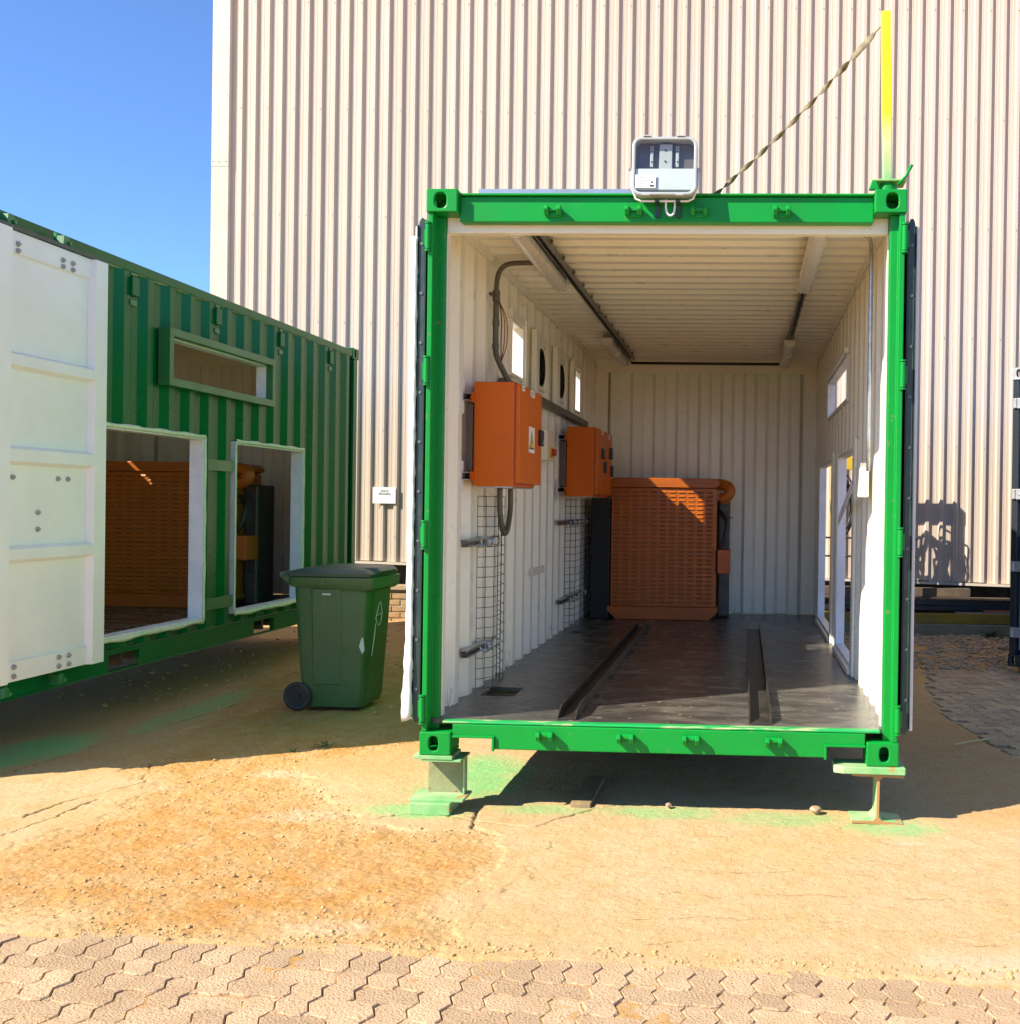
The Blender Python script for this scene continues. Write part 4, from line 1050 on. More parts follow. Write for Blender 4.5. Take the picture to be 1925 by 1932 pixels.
# ------------------------------------------------------------ fans in the left wall
def fan(y, label):
    zc = 2.34; o = MAIN_OFF; T = thing('extractor_fan', label, 'fan', (0.05, y, zc-0.17+ZB), 'round extractor fans in the left wall')
    n = 32
    m = MB(o); ring_plate(m, sq_loop(y-0.152, y+0.152, zc-0.152, zc+0.152, n), oval(y, zc, 0.140, 0.140, n), lambda p: (0.068, p[0], p[1]), lambda p: (0.062, p[0], p[1])); build(m, 'mounting_plate', 'cream', T)
    m = MB(o); ring_plate(m, oval(y, zc, 0.144, 0.144, n), oval(y, zc, 0.138, 0.138, n), lambda p: (0.076, p[0], p[1]), lambda p: (0.0, p[0], p[1])); build(m, 'shroud', 'black_plastic', T, smooth=True, autosm=40)
    for k in range(5):
        a0 = 2*math.pi*k/5; v = []
        m = MB(o)
        for r in (0.04, 0.085, 0.128):
            for da, xx in ((-0.30, 0.034), (0.0, 0.022), (0.34, 0.010)):
                a = a0+da*(1.1 if r > 0.05 else 0.8); v.append((xx, y+r*math.cos(a), zc+r*math.sin(a)))
        f = [(i*3+j, i*3+j+1, (i+1)*3+j+1, (i+1)*3+j) for i in range(2) for j in range(2)]
        m.add(v, f); b = build(m, 'fan_blade', 'black_plastic', T, fixn=False, smooth=True); b.modifiers.new('s', 'SOLIDIFY').thickness = 0.004
    m = MB(o); m.cyl((0.005, y, zc), (0.052, y, zc), 0.042, 18); build(m, 'motor_hub', 'black_plastic', T, bevel=0.004)
    m = MB(o)
    for r in (0.05, 0.08, 0.11, 0.136):
        m.tube([(0.072, y+r*math.cos(2*math.pi*k/28), zc+r*math.sin(2*math.pi*k/28)) for k in range(28)], 0.0016, 5, closed=True)
    for k in range(6):
        a = math.pi*k/3; m.tube([(0.0745, y+0.02*math.cos(a), zc+0.02*math.sin(a)), (0.0745, y+0.138*math.cos(a), zc+0.138*math.sin(a))], 0.0016, 5)
    build(m, 'finger_guard', 'black_plastic', T)
    m = MB(o)
    for k in range(7):
        z = zc-0.135+k*0.041; m.prism([(-0.012, z), (-0.003, z+0.05), (-0.006, z+0.05), (-0.015, z)], 'y', y-0.15, y+0.15)
    build(m, 'dark_backing', 'inner_dark', T)  # dark slats added behind the fan so its opening reads dark
fan(2.795, 'black extractor fan nearer the container opening')
fan(3.705, 'black extractor fan farther inside, beside the second window')

# ------------------------------------------------------------ light fittings, trunking, conduit
def fitting(x, y0, y1, label):
    o = MAIN_OFF; z = 2.735; T = thing('light_fitting', label, 'lamp', (x, (y0+y1)/2, z+ZB-0.03), 'tube light fittings under the roof')
    m = MB(o); m.box(x-0.038, x+0.038, y0+0.02, y1-0.02, z+0.035, z+0.072); build(m, 'base_tray', 'galv_dull', T, bevel=0.004)
    sec = [(-0.046, 0.034), (-0.050, 0.016), (-0.042, -0.012), (-0.022, -0.026), (0.022, -0.026), (0.042, -0.012), (0.050, 0.016), (0.046, 0.034)]
    m = MB(o); m.prism([(x+a, z+b) for a, b in sec], 'y', y0+0.055, y1-0.055); build(m, 'diffuser', 'diffuser', T, smooth=True, autosm=35)
    for a, b in ((y0, y0+0.054), (y1-0.054, y1)):
        m = MB(o); m.prism([(x+q*1.08, z+(r+0.004)*1.06) for q, r in sec], 'y', a, b); build(m, 'end_cap', 'diffuser', T, bevel=0.006)
    for y in (y0+0.25, y1-0.25):
        m = MB(o); m.box(x-0.010, x+0.010, y-0.01, y+0.01, z+0.0725, z+0.115); build(m, 'hanger', 'galv_dull', T)
fitting(0.405, 0.22, 1.72, 'grey tube light fitting at the front left of the ceiling')
fitting(0.405, 4.08, 5.58, 'grey tube light fitting at the rear left of the ceiling')
fitting(2.020, 0.24, 1.74, 'grey tube light fitting at the front right of the ceiling')
fitting(2.028, 4.12, 5.62, 'grey tube light fitting at the rear right of the ceiling')
def channel(x, y0, y1, label):
    m = MB(MAIN_OFF); z = 2.765
    m.box(x-0.021, x+0.021, y0, y1, z+0.036, z+0.040); m.box(x-0.021, x-0.018, y0, y1, z, z+0.036); m.box(x+0.018, x+0.021, y0, y1, z, z+0.036); m.box(x-0.018, x-0.010, y0, y1, z, z+0.003); m.box(x+0.010, x+0.018, y0, y1, z, z+0.003)
    n = int((y1-y0)/0.41)
    for k in range(n): m.box(x+0.0215, x+0.035, y0+0.1+k*0.41, y0+0.125+k*0.41, z+0.03, z+0.05)
    tag(build(m, 'cable_channel', 'galv_dull', None), label, 'cable channel', 'metal channels along the ceiling')
channel(0.488, 0.20, 5.55, 'galvanised channel running beside the left pair of light fittings')
channel(2.026, 1.75, 4.10, 'dark channel linking the two right light fittings')
T = thing('conduit_pair', 'pair of black conduits crossing the ceiling near the rear wall', 'conduit', (1.25, 5.62, 2.74+ZB))
for dy in (0, 0.05):
    m = MB(MAIN_OFF); m.cyl((0.46, 5.60+dy, 2.755), (2.0, 5.60+dy, 2.755), 0.011, 8); build(m, 'pipe', 'cable_black', T, smooth=True)
def curve_pts(P, n=8):
    """Catmull-Rom through P"""
    P = [Vector(p) for p in P]; Q = [P[0]*2-P[1]]+P+[P[-1]*2-P[-2]]; out = []
    for i in range(1, len(Q)-2):
        for k in range(n):
            t = k/n; a, b, c, d = Q[i-1], Q[i], Q[i+1], Q[i+2]
            out.append(0.5*((2*b)+(c-a)*t+(2*a-5*b+4*c-d)*t*t+(3*b-a-3*c+d)*t**3))
    out.append(P[-1]); return out
T = thing('cable_conduit', 'bent grey conduit dropping from the ceiling to the large orange cabinet', 'conduit', (0.1, 1.24, 2.0+ZB))
m = MB(MAIN_OFF); m.tube(curve_pts([(0.42, 1.25, 2.795), (0.26, 1.245, 2.797), (0.145, 1.24, 2.785), (0.095, 1.236, 2.735), (0.082, 1.232, 2.66), (0.081, 1.23, 2.58)], 6), 0.0155, 10); build(m, 'pipe', 'conduit', T, smooth=True)
m = MB(MAIN_OFF); m.cyl((0.081, 1.23, 2.62), (0.081, 1.23, 2.555), 0.024, 12); m.box(0.052, 0.075, 1.15, 1.21, 2.58, 2.595); build(m, 'clamp', 'conduit', T, smooth=True, autosm=40)
m = MB(MAIN_OFF); m.tube(curve_pts([(0.081, 1.23, 2.56), (0.079, 1.232, 2.42), (0.08, 1.232, 2.28), (0.085, 1.25, 2.21), (0.12, 1.29, 2.12), (0.155, 1.31, 2.04), (0.165, 1.315, 1.985)], 6), 0.018, 10); build(m, 'pipe', 'conduit', T, smooth=True)
m = MB(MAIN_OFF); m.cyl((0.0795, 1.232, 2.44), (0.0795, 1.232, 2.40), 0.022, 12); m.cyl((0.0795, 1.232, 2.29), (0.0795, 1.232, 2.255), 0.022, 12); build(m, 'coupling', 'conduit', T, smooth=True, autosm=40)
for k, (dx, c) in enumerate(((0.0, 'cable_red'), (0.012, 'cable_red'), (-0.014, 'cable_black'))):
    m = MB(MAIN_OFF); m.tube(curve_pts([(0.095, 1.25, 2.56), (0.11+dx, 1.33+dx, 2.46), (0.105+dx, 1.36+dx*2, 2.32), (0.10, 1.31+dx, 2.20), (0.10, 1.27, 2.16)], 7), 0.0036, 6); build(m, 'wire', c, T, smooth=True)
m = MB(MAIN_OFF); m.box(0.062, 0.122, 1.40, 4.98, 2.045, 2.098)
tag(build(m, 'cable_trunking', 'conduit', None, bevel=0.003), 'dark grey trunking along the left wall above the orange cabinets', 'trunking')
m = MB(MAIN_OFF); m.tube(curve_pts([(0.15, 1.10, 1.386), (0.15, 1.105, 1.26), (0.15, 1.17, 1.14), (0.15, 1.25, 1.105), (0.15, 1.33, 1.14), (0.15, 1.40, 1.26), (0.15, 1.40, 1.386)], 8), 0.017, 10)
tag(build(m, 'hanging_conduit', 'conduit', None, smooth=True), 'flexible grey conduit looping below the large orange cabinet', 'conduit')
m = MB(MAIN_OFF); m.tube(curve_pts([(CW-0.20, 0.52, 2.80), (CW-0.135, 0.55, 2.795), (CW-0.115, 0.56, 2.74), (CW-0.112, 0.56, 2.6), (CW-0.112, 0.56, 1.5)], 6), 0.011, 8)
tag(build(m, 'wall_conduit', 'galv', None, smooth=True), 'thin galvanised conduit down the right wall near the opening', 'conduit')

# wire mesh guards and strut brackets on the left wall
def guard(y0, y1, label):
    m = MB(MAIN_OFF); z0, z1 = 0.18, 1.335; xa, xb = 0.056, 0.135; r = 0.0021
    ysec = [(xa, y0), (xb, y0+0.10), (xb, y1-0.16), (xa, y1)]
    n = int((z1-z0)/0.060)
    for k in range(n+1):
        z = z0+k*(z1-z0)/n
        m.tube([(x, y, z) for x, y in ysec], r, 5)
    for t in range(4):
        m.cyl((*ysec[t], z0), (*ysec[t], z1), r, 5)
    for t in (0.33, 0.66): m.cyl((xb+0.003, ysec[1][1]+(ysec[2][1]-ysec[1][1])*t, z0), (xb+0.003, ysec[1][1]+(ysec[2][1]-ysec[1][1])*t, z1), r, 5)
    for (a, b) in ((0, 1), (2, 3)):
        for t in (0.5,):
            x = ysec[a][0]+(ysec[b][0]-ysec[a][0])*t; y = ysec[a][1]+(ysec[b][1]-ysec[a][1])*t
            m.cyl((x, y, z0), (x, y, z1), r, 5)
    tag(build(m, 'wire_mesh_guard', 'steel_dark', None), label, 'mesh guard', 'wire mesh guards on the left wall')
guard(0.93, 1.47, 'tall wire mesh guard below the large orange cabinet')
guard(4.09, 5.35, 'tall wire mesh guard below the double-door orange cabinet')
def strut(y0, y1, z, label):
    o = MAIN_OFF; T = thing('strut_bracket', label, 'bracket', (0.08, (y0+y1)/2, z+ZB-0.02), 'strut brackets with cable clamps on the left wall')
    m = MB(o); m.box(0.052, 0.055, y0, y1, z-0.021, z+0.021); m.box(0.055, 0.095, y0, y1, z+0.018, z+0.021); m.box(0.055, 0.095, y0, y1, z-0.021, z-0.018); m.box(0.092, 0.095, y0, y1, z+0.009, z+0.0178); m.box(0.092, 0.095, y0, y1, z-0.0178, z-0.009)
    build(m, 'channel', 'galv', T)
    for k, y in enumerate((y0+0.30*(y1-y0)+0.12, y0+0.5*(y1-y0)+0.10, y1-0.05)):
        m = MB(o); m.tube([(0.118+0.026*math.cos(a), y, z+0.026*math.sin(a)) for a in [2*math.pi*q/14 for q in range(14)]], 0.006, 6, closed=True)
        m.box(0.095, 0.128, y-0.006, y+0.006, z+0.026, z+0.034); build(m, 'cable_clamp', 'galv', T, smooth=True, autosm=50)
strut(0.57, 1.20, 1.064, 'upper strut bracket across the mesh guard nearest the opening')
strut(0.585, 1.22, 0.436, 'lower strut bracket across the mesh guard nearest the opening')
strut(3.70, 4.85, 1.135, 'upper strut bracket across the rear mesh guard')
strut(3.74, 4.85, 0.455, 'lower strut bracket across the rear mesh guard')
# white stay arm on the right wall
T = thing('stay_arm', 'white perforated stay arm fixed at an angle on the right inner wall', 'stay arm', (CW-0.13, 1.5, 1.2+ZB))
m = MB(MAIN_OFF); a = Vector((CW-0.135, 2.10, 1.205)); b = Vector((CW-0.135, 1.02, 1.47)); d = (b-a).normalized(); nrm = Vector((0, -d.z, d.y))*0.032
q = [a+nrm, a-nrm, b-nrm, b+nrm]
m.add([tuple(p) for p in q]+[(p.x-0.006, p.y, p.z) for p in q], [(0, 1, 2, 3), (7, 6, 5, 4), (0, 4, 5, 1), (1, 5, 6, 2), (2, 6, 7, 3), (3, 7, 4, 0)]); build(m, 'bar', 'white_primer', T, bevel=0.002)
m = MB(MAIN_OFF)
for t in (0.62, 0.78, 0.92):
    p = a+(b-a)*t; m.cyl((p.x-0.0062, p.y, p.z), (p.x-0.0075, p.y, p.z), 0.011, 10)
build(m, 'bolt_holes', 'grey_metal', T)
m = MB(MAIN_OFF); m.box(CW-0.128, CW-0.075, 0.84, 1.05, 1.36, 1.56); build(m, 'hinge_block', 'cream', T, bevel=0.006)

# ------------------------------------------------------------ orange grille stack (generator set end)
def generator(off, label):
    T = thing('generator_set', label, 'generator', (off[0]+0.86, off[1]+5.35, off[2]+0.172), 'orange wrapped generator sets')
    B = lambda: MB(off)
    x0, x1, y0, y1 = 0.335, 1.375, 5.16, 5.82
    m = B(); m.box(x0, x1, y0, y1, 0.30, 1.47); build(m, 'housing', 'orange_wrap', T, bevel=0.008)
    m = B(); m.prism([(x0-0.03, 0.30-0.002), (x0-0.03, 0.255), (x0+0.055, 0.174), (x1-0.06, 0.174), (x1+0.02, 0.255), (x1+0.02, 0.298)], 'y', y0-0.012, y1); build(m, 'skid_base', 'orange_matt', T, bevel=0.004)
    m = B(); m.prism([(x0-0.01, 1.472), (x1-0.02, 1.472), (x1+0.025, 1.50), (x1+0.025, 1.535), (x1-0.01, 1.566), (x0+0.02, 1.566), (x0-0.01, 1.54)], 'y', y0-0.02, y1); build(m, 'top_cap', 'orange_wrap', T, bevel=0.006)
    # rows of pressed louvres
    r0 = None; n = 27; pitch = 0.0415
    for k in range(n):
        z = 0.335+k*pitch
        if r0 is None:
            m = B()
            for c in range(11):
                xa = x0+0.022+c*0.0915
                m.prism([(y0-0.0005, z+0.026), (y0-0.007, z+0.012), (y0-0.0065, z+0.0085), (y0-0.0005, z+0.0105)], 'x', xa, xa+0.064)
            r0 = tag(build(m, 'louvre_row', 'orange_wrap', T), kind='stuff')
        else: copy_at(r0, T, (0, 0, k*pitch))
    m = B()
    for k in range(n):
        z = 0.335+k*pitch
        for c in range(11):
            xa = x0+0.026+c*0.0915; m.box(xa, xa+0.056, y0-0.0018, y0-0.0006, z+0.003, z+0.0095)
    tag(build(m, 'louvre_slots', 'inner_dark', T), kind='stuff')
    for (x, z) in ((0.47, 1.13), (1.235, 1.11)):
        m = B(); m.cyl((x, y0-0.010, z), (x, y0-0.020, z), 0.009, 8); build(m, 'bolt', 'bolt', T)
    # corner elbow, control box, dark side box and pipework at the sides
    m = B(); m.tube(curve_pts([(1.33, 5.25, 1.51), (1.42, 5.23, 1.51), (1.485, 5.20, 1.485), (1.50, 5.19, 1.44), (1.47, 5.19, 1.39), (1.41, 5.2, 1.36)], 5), [0.055]*26, 12); build(m, 'filter_elbow', 'orange_wrap', T, smooth=True)
    m = B(); m.box(1.388, 1.513, 5.12, 5.40, 0.638, 0.868); build(m, 'control_box', 'orange_matt', T, bevel=0.006)
    m = B(); m.box(1.38, 1.50, 5.42, 5.80, 0.18, 1.36); build(m, 'engine_side', 'steel_dark', T, bevel=0.02)
    m = B(); m.box(0.135, 0.325, 5.15, 5.80, 0.174, 1.36); build(m, 'dark_side_box', 'inner_dark', T, bevel=0.01)
    m = B(); m.tube(curve_pts([(1.40, 5.3, 1.25), (1.47, 5.22, 1.15), (1.46, 5.2, 1.0), (1.41, 5.2, 0.90)], 6), 0.02, 8); m.cyl((1.42, 5.18, 1.18), (1.53, 5.16, 1.185), 0.006, 6); build(m, 'hose', 'cable_black', T, smooth=True)
    return T
generator(MAIN_OFF, 'orange louvred generator set wrapped in clear film at the rear of the bright green container')
g2 = generator((LEFT_OFF[0]+0.36, LEFT_OFF[1]-0.85, LEFT_OFF[2]), 'orange louvred generator set seen in shadow through the openings of the shaded green container')

g2.scale = (1.22, 1.0, 1.0)

# ------------------------------------------------------------ supports under the front corners
T = thing('beam_stub', 'upright steel beam offcut with green overspray under the left front corner', 'steel support', (0.08, 0.1, 0.0), 'steel stubs propping the bright green container')
m = MB(); m.box(-0.030, 0.172, 0.000, 0.175, 0.277, 0.2985); build(m, 'packing_plate', 'beam_green', T, bevel=0.003)
m = MB(); m.box(0.008, 0.200, 0.150, 0.162, 0.0728, 0.265); build(m, 'web', 'rust_paint', T)
m = MB(); m.box(0.2005, 0.210, 0.110, 0.165, 0.0728, 0.265); build(m, 'end_plate', 'beam_green', T, bevel=0.002)
m = MB(); m.box(-0.055, 0.228, 0.005, 0.20, 0.060, 0.0725); build(m, 'flange', 'beam_green', T, bevel=0.002)
m = MB(); m.box(0.012, 0.215, 0.005, 0.20, 0.2652, 0.2768); build(m, 'flange', 'beam_green', T, bevel=0.002)
m = MB(); m.box(-0.04, 0.170, -0.03, 0.18, 0.0, 0.0595)
tag(build(m, 'timber_packer', 'beam_green', None, bevel=0.004), 'flat green dusted timber packer lying under the left steel stub', 'timber packer')
T = thing('beam_stub', 'steel I-beam offcut seen end on under the right front corner', 'steel support', (2.33, 0.1, 0.0), 'steel stubs propping the bright green container')
def ibeam(x0, x1, xw, z0, z1, tf, tw, y0, y1, lean=0.0):
    return [(x0, z0), (x1, z0-0.008), (x1, z0+tf-0.010), (xw+tw/2+0.018, z0+tf), (xw+tw/2, z0+tf+0.018), (xw+tw/2+lean, z1-tf-0.018), (xw+tw/2+0.018+lean, z1-tf), (x1+lean, z1-tf-0.004), (x1+lean, z1-0.005), (x0+lean, z1),
            (x0+lean, z1-tf+0.002), (xw-tw/2-0.018+lean, z1-tf), (xw-tw/2+lean, z1-tf-0.018), (xw-tw/2, z0+tf+0.018), (xw-tw/2-0.018, z0+tf), (x0, z0+tf)]
m = MB(); m.prism(ibeam(2.208, 2.466, 2.338, 0.010, 0.257, 0.013, 0.014, 0, 0.2, 0.002), 'y', 0.015, 0.185); build(m, 'section', 'beam_green', T, bevel=0.0015, seg=1)
m = MB(); m.prism(ibeam(2.2085, 2.4655, 2.338, 0.0105, 0.2565, 0.012, 0.013, 0, 0.2, 0.002), 'y', 0.0125, 0.0148); build(m, 'cut_end', 'cut_steel', T)
m = MB(); m.prism([(2.114, 0.01), (2.16, -0.012), (2.47, -0.02), (2.465, 0.16), (2.12, 0.17)], 'z', 0.262, 0.2985)
tag(build(m, 'packing_plate', 'beam_green', None, bevel=0.004), 'thick green overspray covered plate under the right front casting', 'packing plate')
m = MB(); m.box(0.755, 0.862, 0.17, 0.75, 0.0, 0.026)
tag(build(m, 'timber_plank', 'timber', None, bevel=0.003), 'narrow timber plank lying under the bright green container', 'plank')
def block(x, y, z1, label):
    m = MB(); m.box(x-0.1, x+0.1, y-0.12, y+0.12, -0.01, z1); tag(build(m, 'concrete_block', 'concrete_old', None, bevel=0.008), label, 'support block', 'blocks under the container corners')
block(0.1, 5.93, 0.299, 'concrete block under the rear left corner of the bright green container')
block(2.34, 5.93, 0.299, 'concrete block under the rear right corner of the bright green container')
for x, y, s in ((LEFT_OFF[0]+0.1, 0.45, 'front outer'), (LEFT_OFF[0]+CW-0.14, 0.45, 'front inner'), (LEFT_OFF[0]+0.1, 6.27, 'rear outer'), (LEFT_OFF[0]+CW-0.14, 6.27, 'rear inner')):
    block(x, y, 0.379, 'concrete block under the %s corner of the shaded green container' % s)
for (x, y, s, l) in ((2.04, 0.17, 0.032, 'pale stone lying by the steel beam in the shadow edge'), (1.27, 0.20, 0.018, 'small stone in the shadow under the container front')):
    m = MB(); random.seed(int(x*100)); v = []
    bm = bmesh.new(); bmesh.ops.create_icosphere(bm, subdivisions=2, radius=s)
    for vv in bm.verts: vv.co *= random.uniform(0.8, 1.15); vv.co.z *= 0.6
    m.add([(vv.co.x+x, vv.co.y+y, vv.co.z+0.018+s*0.3) for vv in bm.verts], [tuple(q.index for q in fc.verts) for fc in bm.faces]); bm.free()
    tag(build(m, 'stone', 'stone_grey', None), l, 'stone')
m = MB(); m.tube([(3.07, 1.84, 0.022), (3.2, 1.95, 0.026), (3.36, 2.07, 0.022)], 0.006, 6)
tag(build(m, 'wood_strip', 'straw', None), 'thin straw coloured stick on the shaded ground at the right', 'stick')

# ------------------------------------------------------------ wheelie bin
def make_bin():
    T = thing('wheelie_bin', 'dark green two-wheeled rubbish bin with closed lid between the containers', 'bin', (-1.46, 2.85, 0.0))
    def ring(x0, x1, y0, y1, z, r=0.05, n=3):
        return [(p[0], p[1], z) for p in rrect((x0+x1)/2, (y0+y1)/2, (x1-x0)/2, (y1-y0)/2, r, n)]
    y0, y1 = 2.56, 3.13
    rings = [ring(-1.655, -1.235, y0+0.045, y1-0.045, 0.03), ring(-1.665, -1.225, y0+0.035, y1-0.035, 0.07), ring(-1.71, -1.215, y0+0.028, y1-0.028, 0.24), ring(-1.735, -1.19, y0+0.012, y1-0.012, 0.62), ring(-1.752, -1.172, y0, y1, 0.955)]
    m = MB(); m.loft(rings); build(m, 'body', 'bin_green', T, smooth=True, autosm=50)
    # shallow vertical pressed panels on the near side
    for (a, b) in ((-1.60, -1.385),):
        m = MB(); pl = []
        m.add([(a-0.004, y0+0.030, 0.20), (b+0.004, y0+0.030, 0.20), (b+0.012, y0-0.002, 0.93), (a-0.012, y0-0.002, 0.93), (a+0.010, y0+0.020, 0.205), (b-0.010, y0+0.020, 0.205), (b-0.004, y0-0.012, 0.93), (a+0.004, y0-0.012, 0.93)],
              [(0, 1, 2, 3), (4, 7, 6, 5), (0, 4, 5, 1), (1, 5, 6, 2), (2, 6, 7, 3), (3, 7, 4, 0)]); build(m, 'side_panel', 'bin_green', T, bevel=0.004)
    m = MB(); m.add([(-1.226, y0+0.13, 0.07), (-1.226, y1-0.13, 0.07), (-1.170, y1-0.11, 0.94), (-1.170, y0+0.11, 0.94), (-1.212, y0+0.15, 0.075), (-1.212, y1-0.15, 0.075), (-1.157, y1-0.13, 0.94), (-1.157, y0+0.13, 0.94)],
              [(0, 1, 2, 3), (4, 7, 6, 5), (0, 4, 5, 1), (1, 5, 6, 2), (2, 6, 7, 3), (3, 7, 4, 0)]); build(m, 'front_panel', 'bin_green', T, bevel=0.004)
    # rim, wavy along the side
    m = MB(); v = []; f = []; N = 20
    def rimpt(s, out, z):
        return None
    rl = [ring(-1.775, -1.150, y0-0.022, y1+0.022, 0.945, 0.05), ring(-1.785, -1.118, y0-0.032, y1+0.032, 0.965, 0.05), ring(-1.785, -1.112, y0-0.034, y1+0.034, 1.015, 0.05), ring(-1.77, -1.13, y0-0.02, y1+0.02, 1.022, 0.05)]
    m.loft(rl); m2 = []
    for (x, y, z) in m.v:
        if z < 0.97 and x > -1.45: z -= 0.030*min(1, (x+1.45)/0.15)
        m2.append((x, y, z))
    m.v = m2; build(m, 'rim', 'bin_green', T, smooth=True, autosm=40)
    # lid
    rl = [ring(-1.800, -1.135, y0-0.030, y1+0.030, 1.024, 0.05), ring(-1.805, -1.128, y0-0.034, y1+0.034, 1.048, 0.05), ring(-1.75, -1.16, y0+0.00, y1-0.00, 1.068, 0.06), ring(-1.66, -1.24, y0+0.05, y1-0.05, 1.082, 0.08), ring(-1.55, -1.36, y0+0.14, y1-0.14, 1.088, 0.08)]
    m = MB(); m.loft(rl); m.v = [(x, y, z+(0.012*math.sin((x+1.8)*5.0) if z > 1.04 else 0)) for x, y, z in m.v]; l = build(m, 'lid', 'bin_lid', T, smooth=True, autosm=50)
    m = MB(); m.prism([(-1.42, 1.030), (-1.155, 1.022), (-1.105, 1.060), (-1.145, 1.090), (-1.25, 1.088)], 'y', y0+0.08, y1-0.08); build(m, 'lid_lip', 'bin_lid', l, bevel=0.012)
    # handle and hinge bar
    m = MB(); m.cyl((-1.832, y0-0.01, 1.035), (-1.832, y1+0.01, 1.035), 0.021, 14); build(m, 'handle_bar', 'bin_lid', T, smooth=True, autosm=40)
    for y in (y0+0.005, y1-0.03):
        m = MB(); m.prism([(-1.85, 1.012), (-1.848, 1.055), (-1.76, 1.062), (-1.70, 1.02), (-1.72, 0.93), (-1.775, 0.955)], 'y', y, y+0.025); build(m, 'handle_arm', 'bin_green', T, bevel=0.004)
    # wheels
    for y in (y0-0.004, y1-0.046):
        m = MB(); m.tube([(-1.715+0.088*math.cos(2*math.pi*k/36), y+0.025, 0.112+0.088*math.sin(2*math.pi*k/36)) for k in range(36)], 0.022, 10, closed=True); wv = build(m, 'wheel', 'tyre', T, smooth=True)
        m = MB(); m.cyl((-1.715, y+0.008, 0.112), (-1.715, y+0.042, 0.112), 0.076, 28); rm = build(m, 'rim_disc', 'black_plastic', wv, bevel=0.005)
        m = MB(); m.cyl((-1.715, y-0.004, 0.112), (-1.715, y+0.008, 0.112), 0.028, 16); build(m, 'hub_cap', 'black_plastic', wv, bevel=0.003)
    m = MB(); m.cyl((-1.715, y0+0.05, 0.112), (-1.715, y1-0.05, 0.112), 0.011, 8); build(m, 'axle', 'galv_dull', T)
    m = MB(); m.add([(-1.246, y0+0.018, 0.50), (-1.225, y0+0.016, 0.565), (-1.212, y0+0.016, 0.56), (-1.203, y0+0.018, 0.47), (-1.222, y0+0.020, 0.44)], [(0, 1, 2, 3, 4)]); s = build(m, 'torn_sticker', 'paper_grey', T, fixn=False); s.modifiers.new('s', 'SOLIDIFY').thickness = -0.002
    m = MB(); m.box(-1.52, -1.455, y0-0.0165, y0-0.0145, 0.885, 0.896); build(m, 'embossed_mark', 'paper_grey', T)
    m = MB(); m.tube(curve_pts([(-1.158, 2.70, 0.72), (-1.155, 2.78, 0.82), (-1.155, 2.82, 0.72), (-1.157, 2.76, 0.64), (-1.160, 2.70, 0.71), (-1.156, 2.80, 0.73)], 6), 0.003, 5)
    m.tube([(-1.176, 2.66, 0.42), (-1.166, 2.68, 0.55), (-1.158, 2.69, 0.66)], 0.003, 5); build(m, 'paint_scribble', 'paper_grey', T)
make_bin()

# ------------------------------------------------------------ floodlight on the header
T = thing('floodlight', 'pale grey rectangular floodlight mounted on the container header', 'floodlight', (1.22, 0.0, 3.14))
def fpl(x0, x1, z0, z1, r, n=5): return rrect((x0+x1)/2, (z0+z1)/2, (x1-x0)/2, (z1-z0)/2, r, n)
zf = ZB
def tilt(mb):
    # head leans slightly back
    mb.v = [(x, y+(z-3.148)*0.10, z) for x, y, z in mb.v]
    return mb
m = MB((0, 0, ZB)); ring_plate(m, fpl(1.057, 1.384, 2.847, 3.147, 0.045), fpl(1.073, 1.368, 2.862, 3.132, 0.032), lambda p: (p[0], -0.065, p[1]), lambda p: (p[0], 0.010, p[1])); build(tilt(m), 'housing', 'lamp_body', T, bevel=0.004)
m = MB((0, 0, ZB)); m.prism(fpl(1.06, 1.381, 2.85, 3.144, 0.045), 'y', 0.0105, 0.02); build(tilt(m), 'back_cover', 'lamp_body', T)
m = MB((0, 0, ZB)); m.box(1.0735, 1.3675, -0.052, 0.008, 2.875, 2.985); build(tilt(m), 'lower_panel', 'lamp_panel', T, bevel=0.003)  # flat pale panel filling the lower half of the head
m = MB((0, 0, ZB)); m.prism([(0.0, 2.9855), (-0.002, 2.9855), (0.004, 3.131), (0.006, 3.131)], 'x', 1.0735, 1.3675); build(tilt(m), 'reflector', 'lamp_brown_reflection', T)
m = MB((0, 0, ZB)); m.box(1.192, 1.256, -0.026, -0.006, 2.986, 3.120); ld = build(tilt(m), 'led_board', 'lamp_body', T, bevel=0.002)
m = MB((0, 0, ZB)); m.cyl((1.222, -0.0265, 3.088), (1.222, -0.030, 3.088), 0.005, 8); m.cyl((1.222, -0.0265, 3.03), (1.222, -0.030, 3.03), 0.005, 8); build(tilt(m), 'screw', 'steel_dark', ld)
for x in (1.152, 1.282):
    m = MB((0, 0, ZB)); m.box(x-0.008, x+0.008, -0.020, -0.008, 3.004, 3.112); s_ = build(tilt(m), 'clip_strip', 'lamp_body', T, bevel=0.002)
    m = MB((0, 0, ZB))
    for z in (3.03, 3.085, 3.10): m.cyl((x, -0.0205, z), (x, -0.023, z), 0.004, 8)
    build(tilt(m), 'screw', 'steel_dark', s_)
m = MB((0, 0, ZB)); m.add([(1.0735, -0.060, 2.8625), (1.3675, -0.060, 2.8625), (1.3675, -0.060, 3.1315), (1.0735, -0.060, 3.1315)], [(0, 1, 2, 3)]); g_ = build(tilt(m), 'glass', 'lamp_glass', T, fixn=False)
m = MB((0, 0, ZB)); m.box(1.076, 1.178, -0.0625, -0.0605, 2.882, 2.950); lb = build(tilt(m), 'rating_label', 'sticker', T)
m = MB((0, 0, ZB))
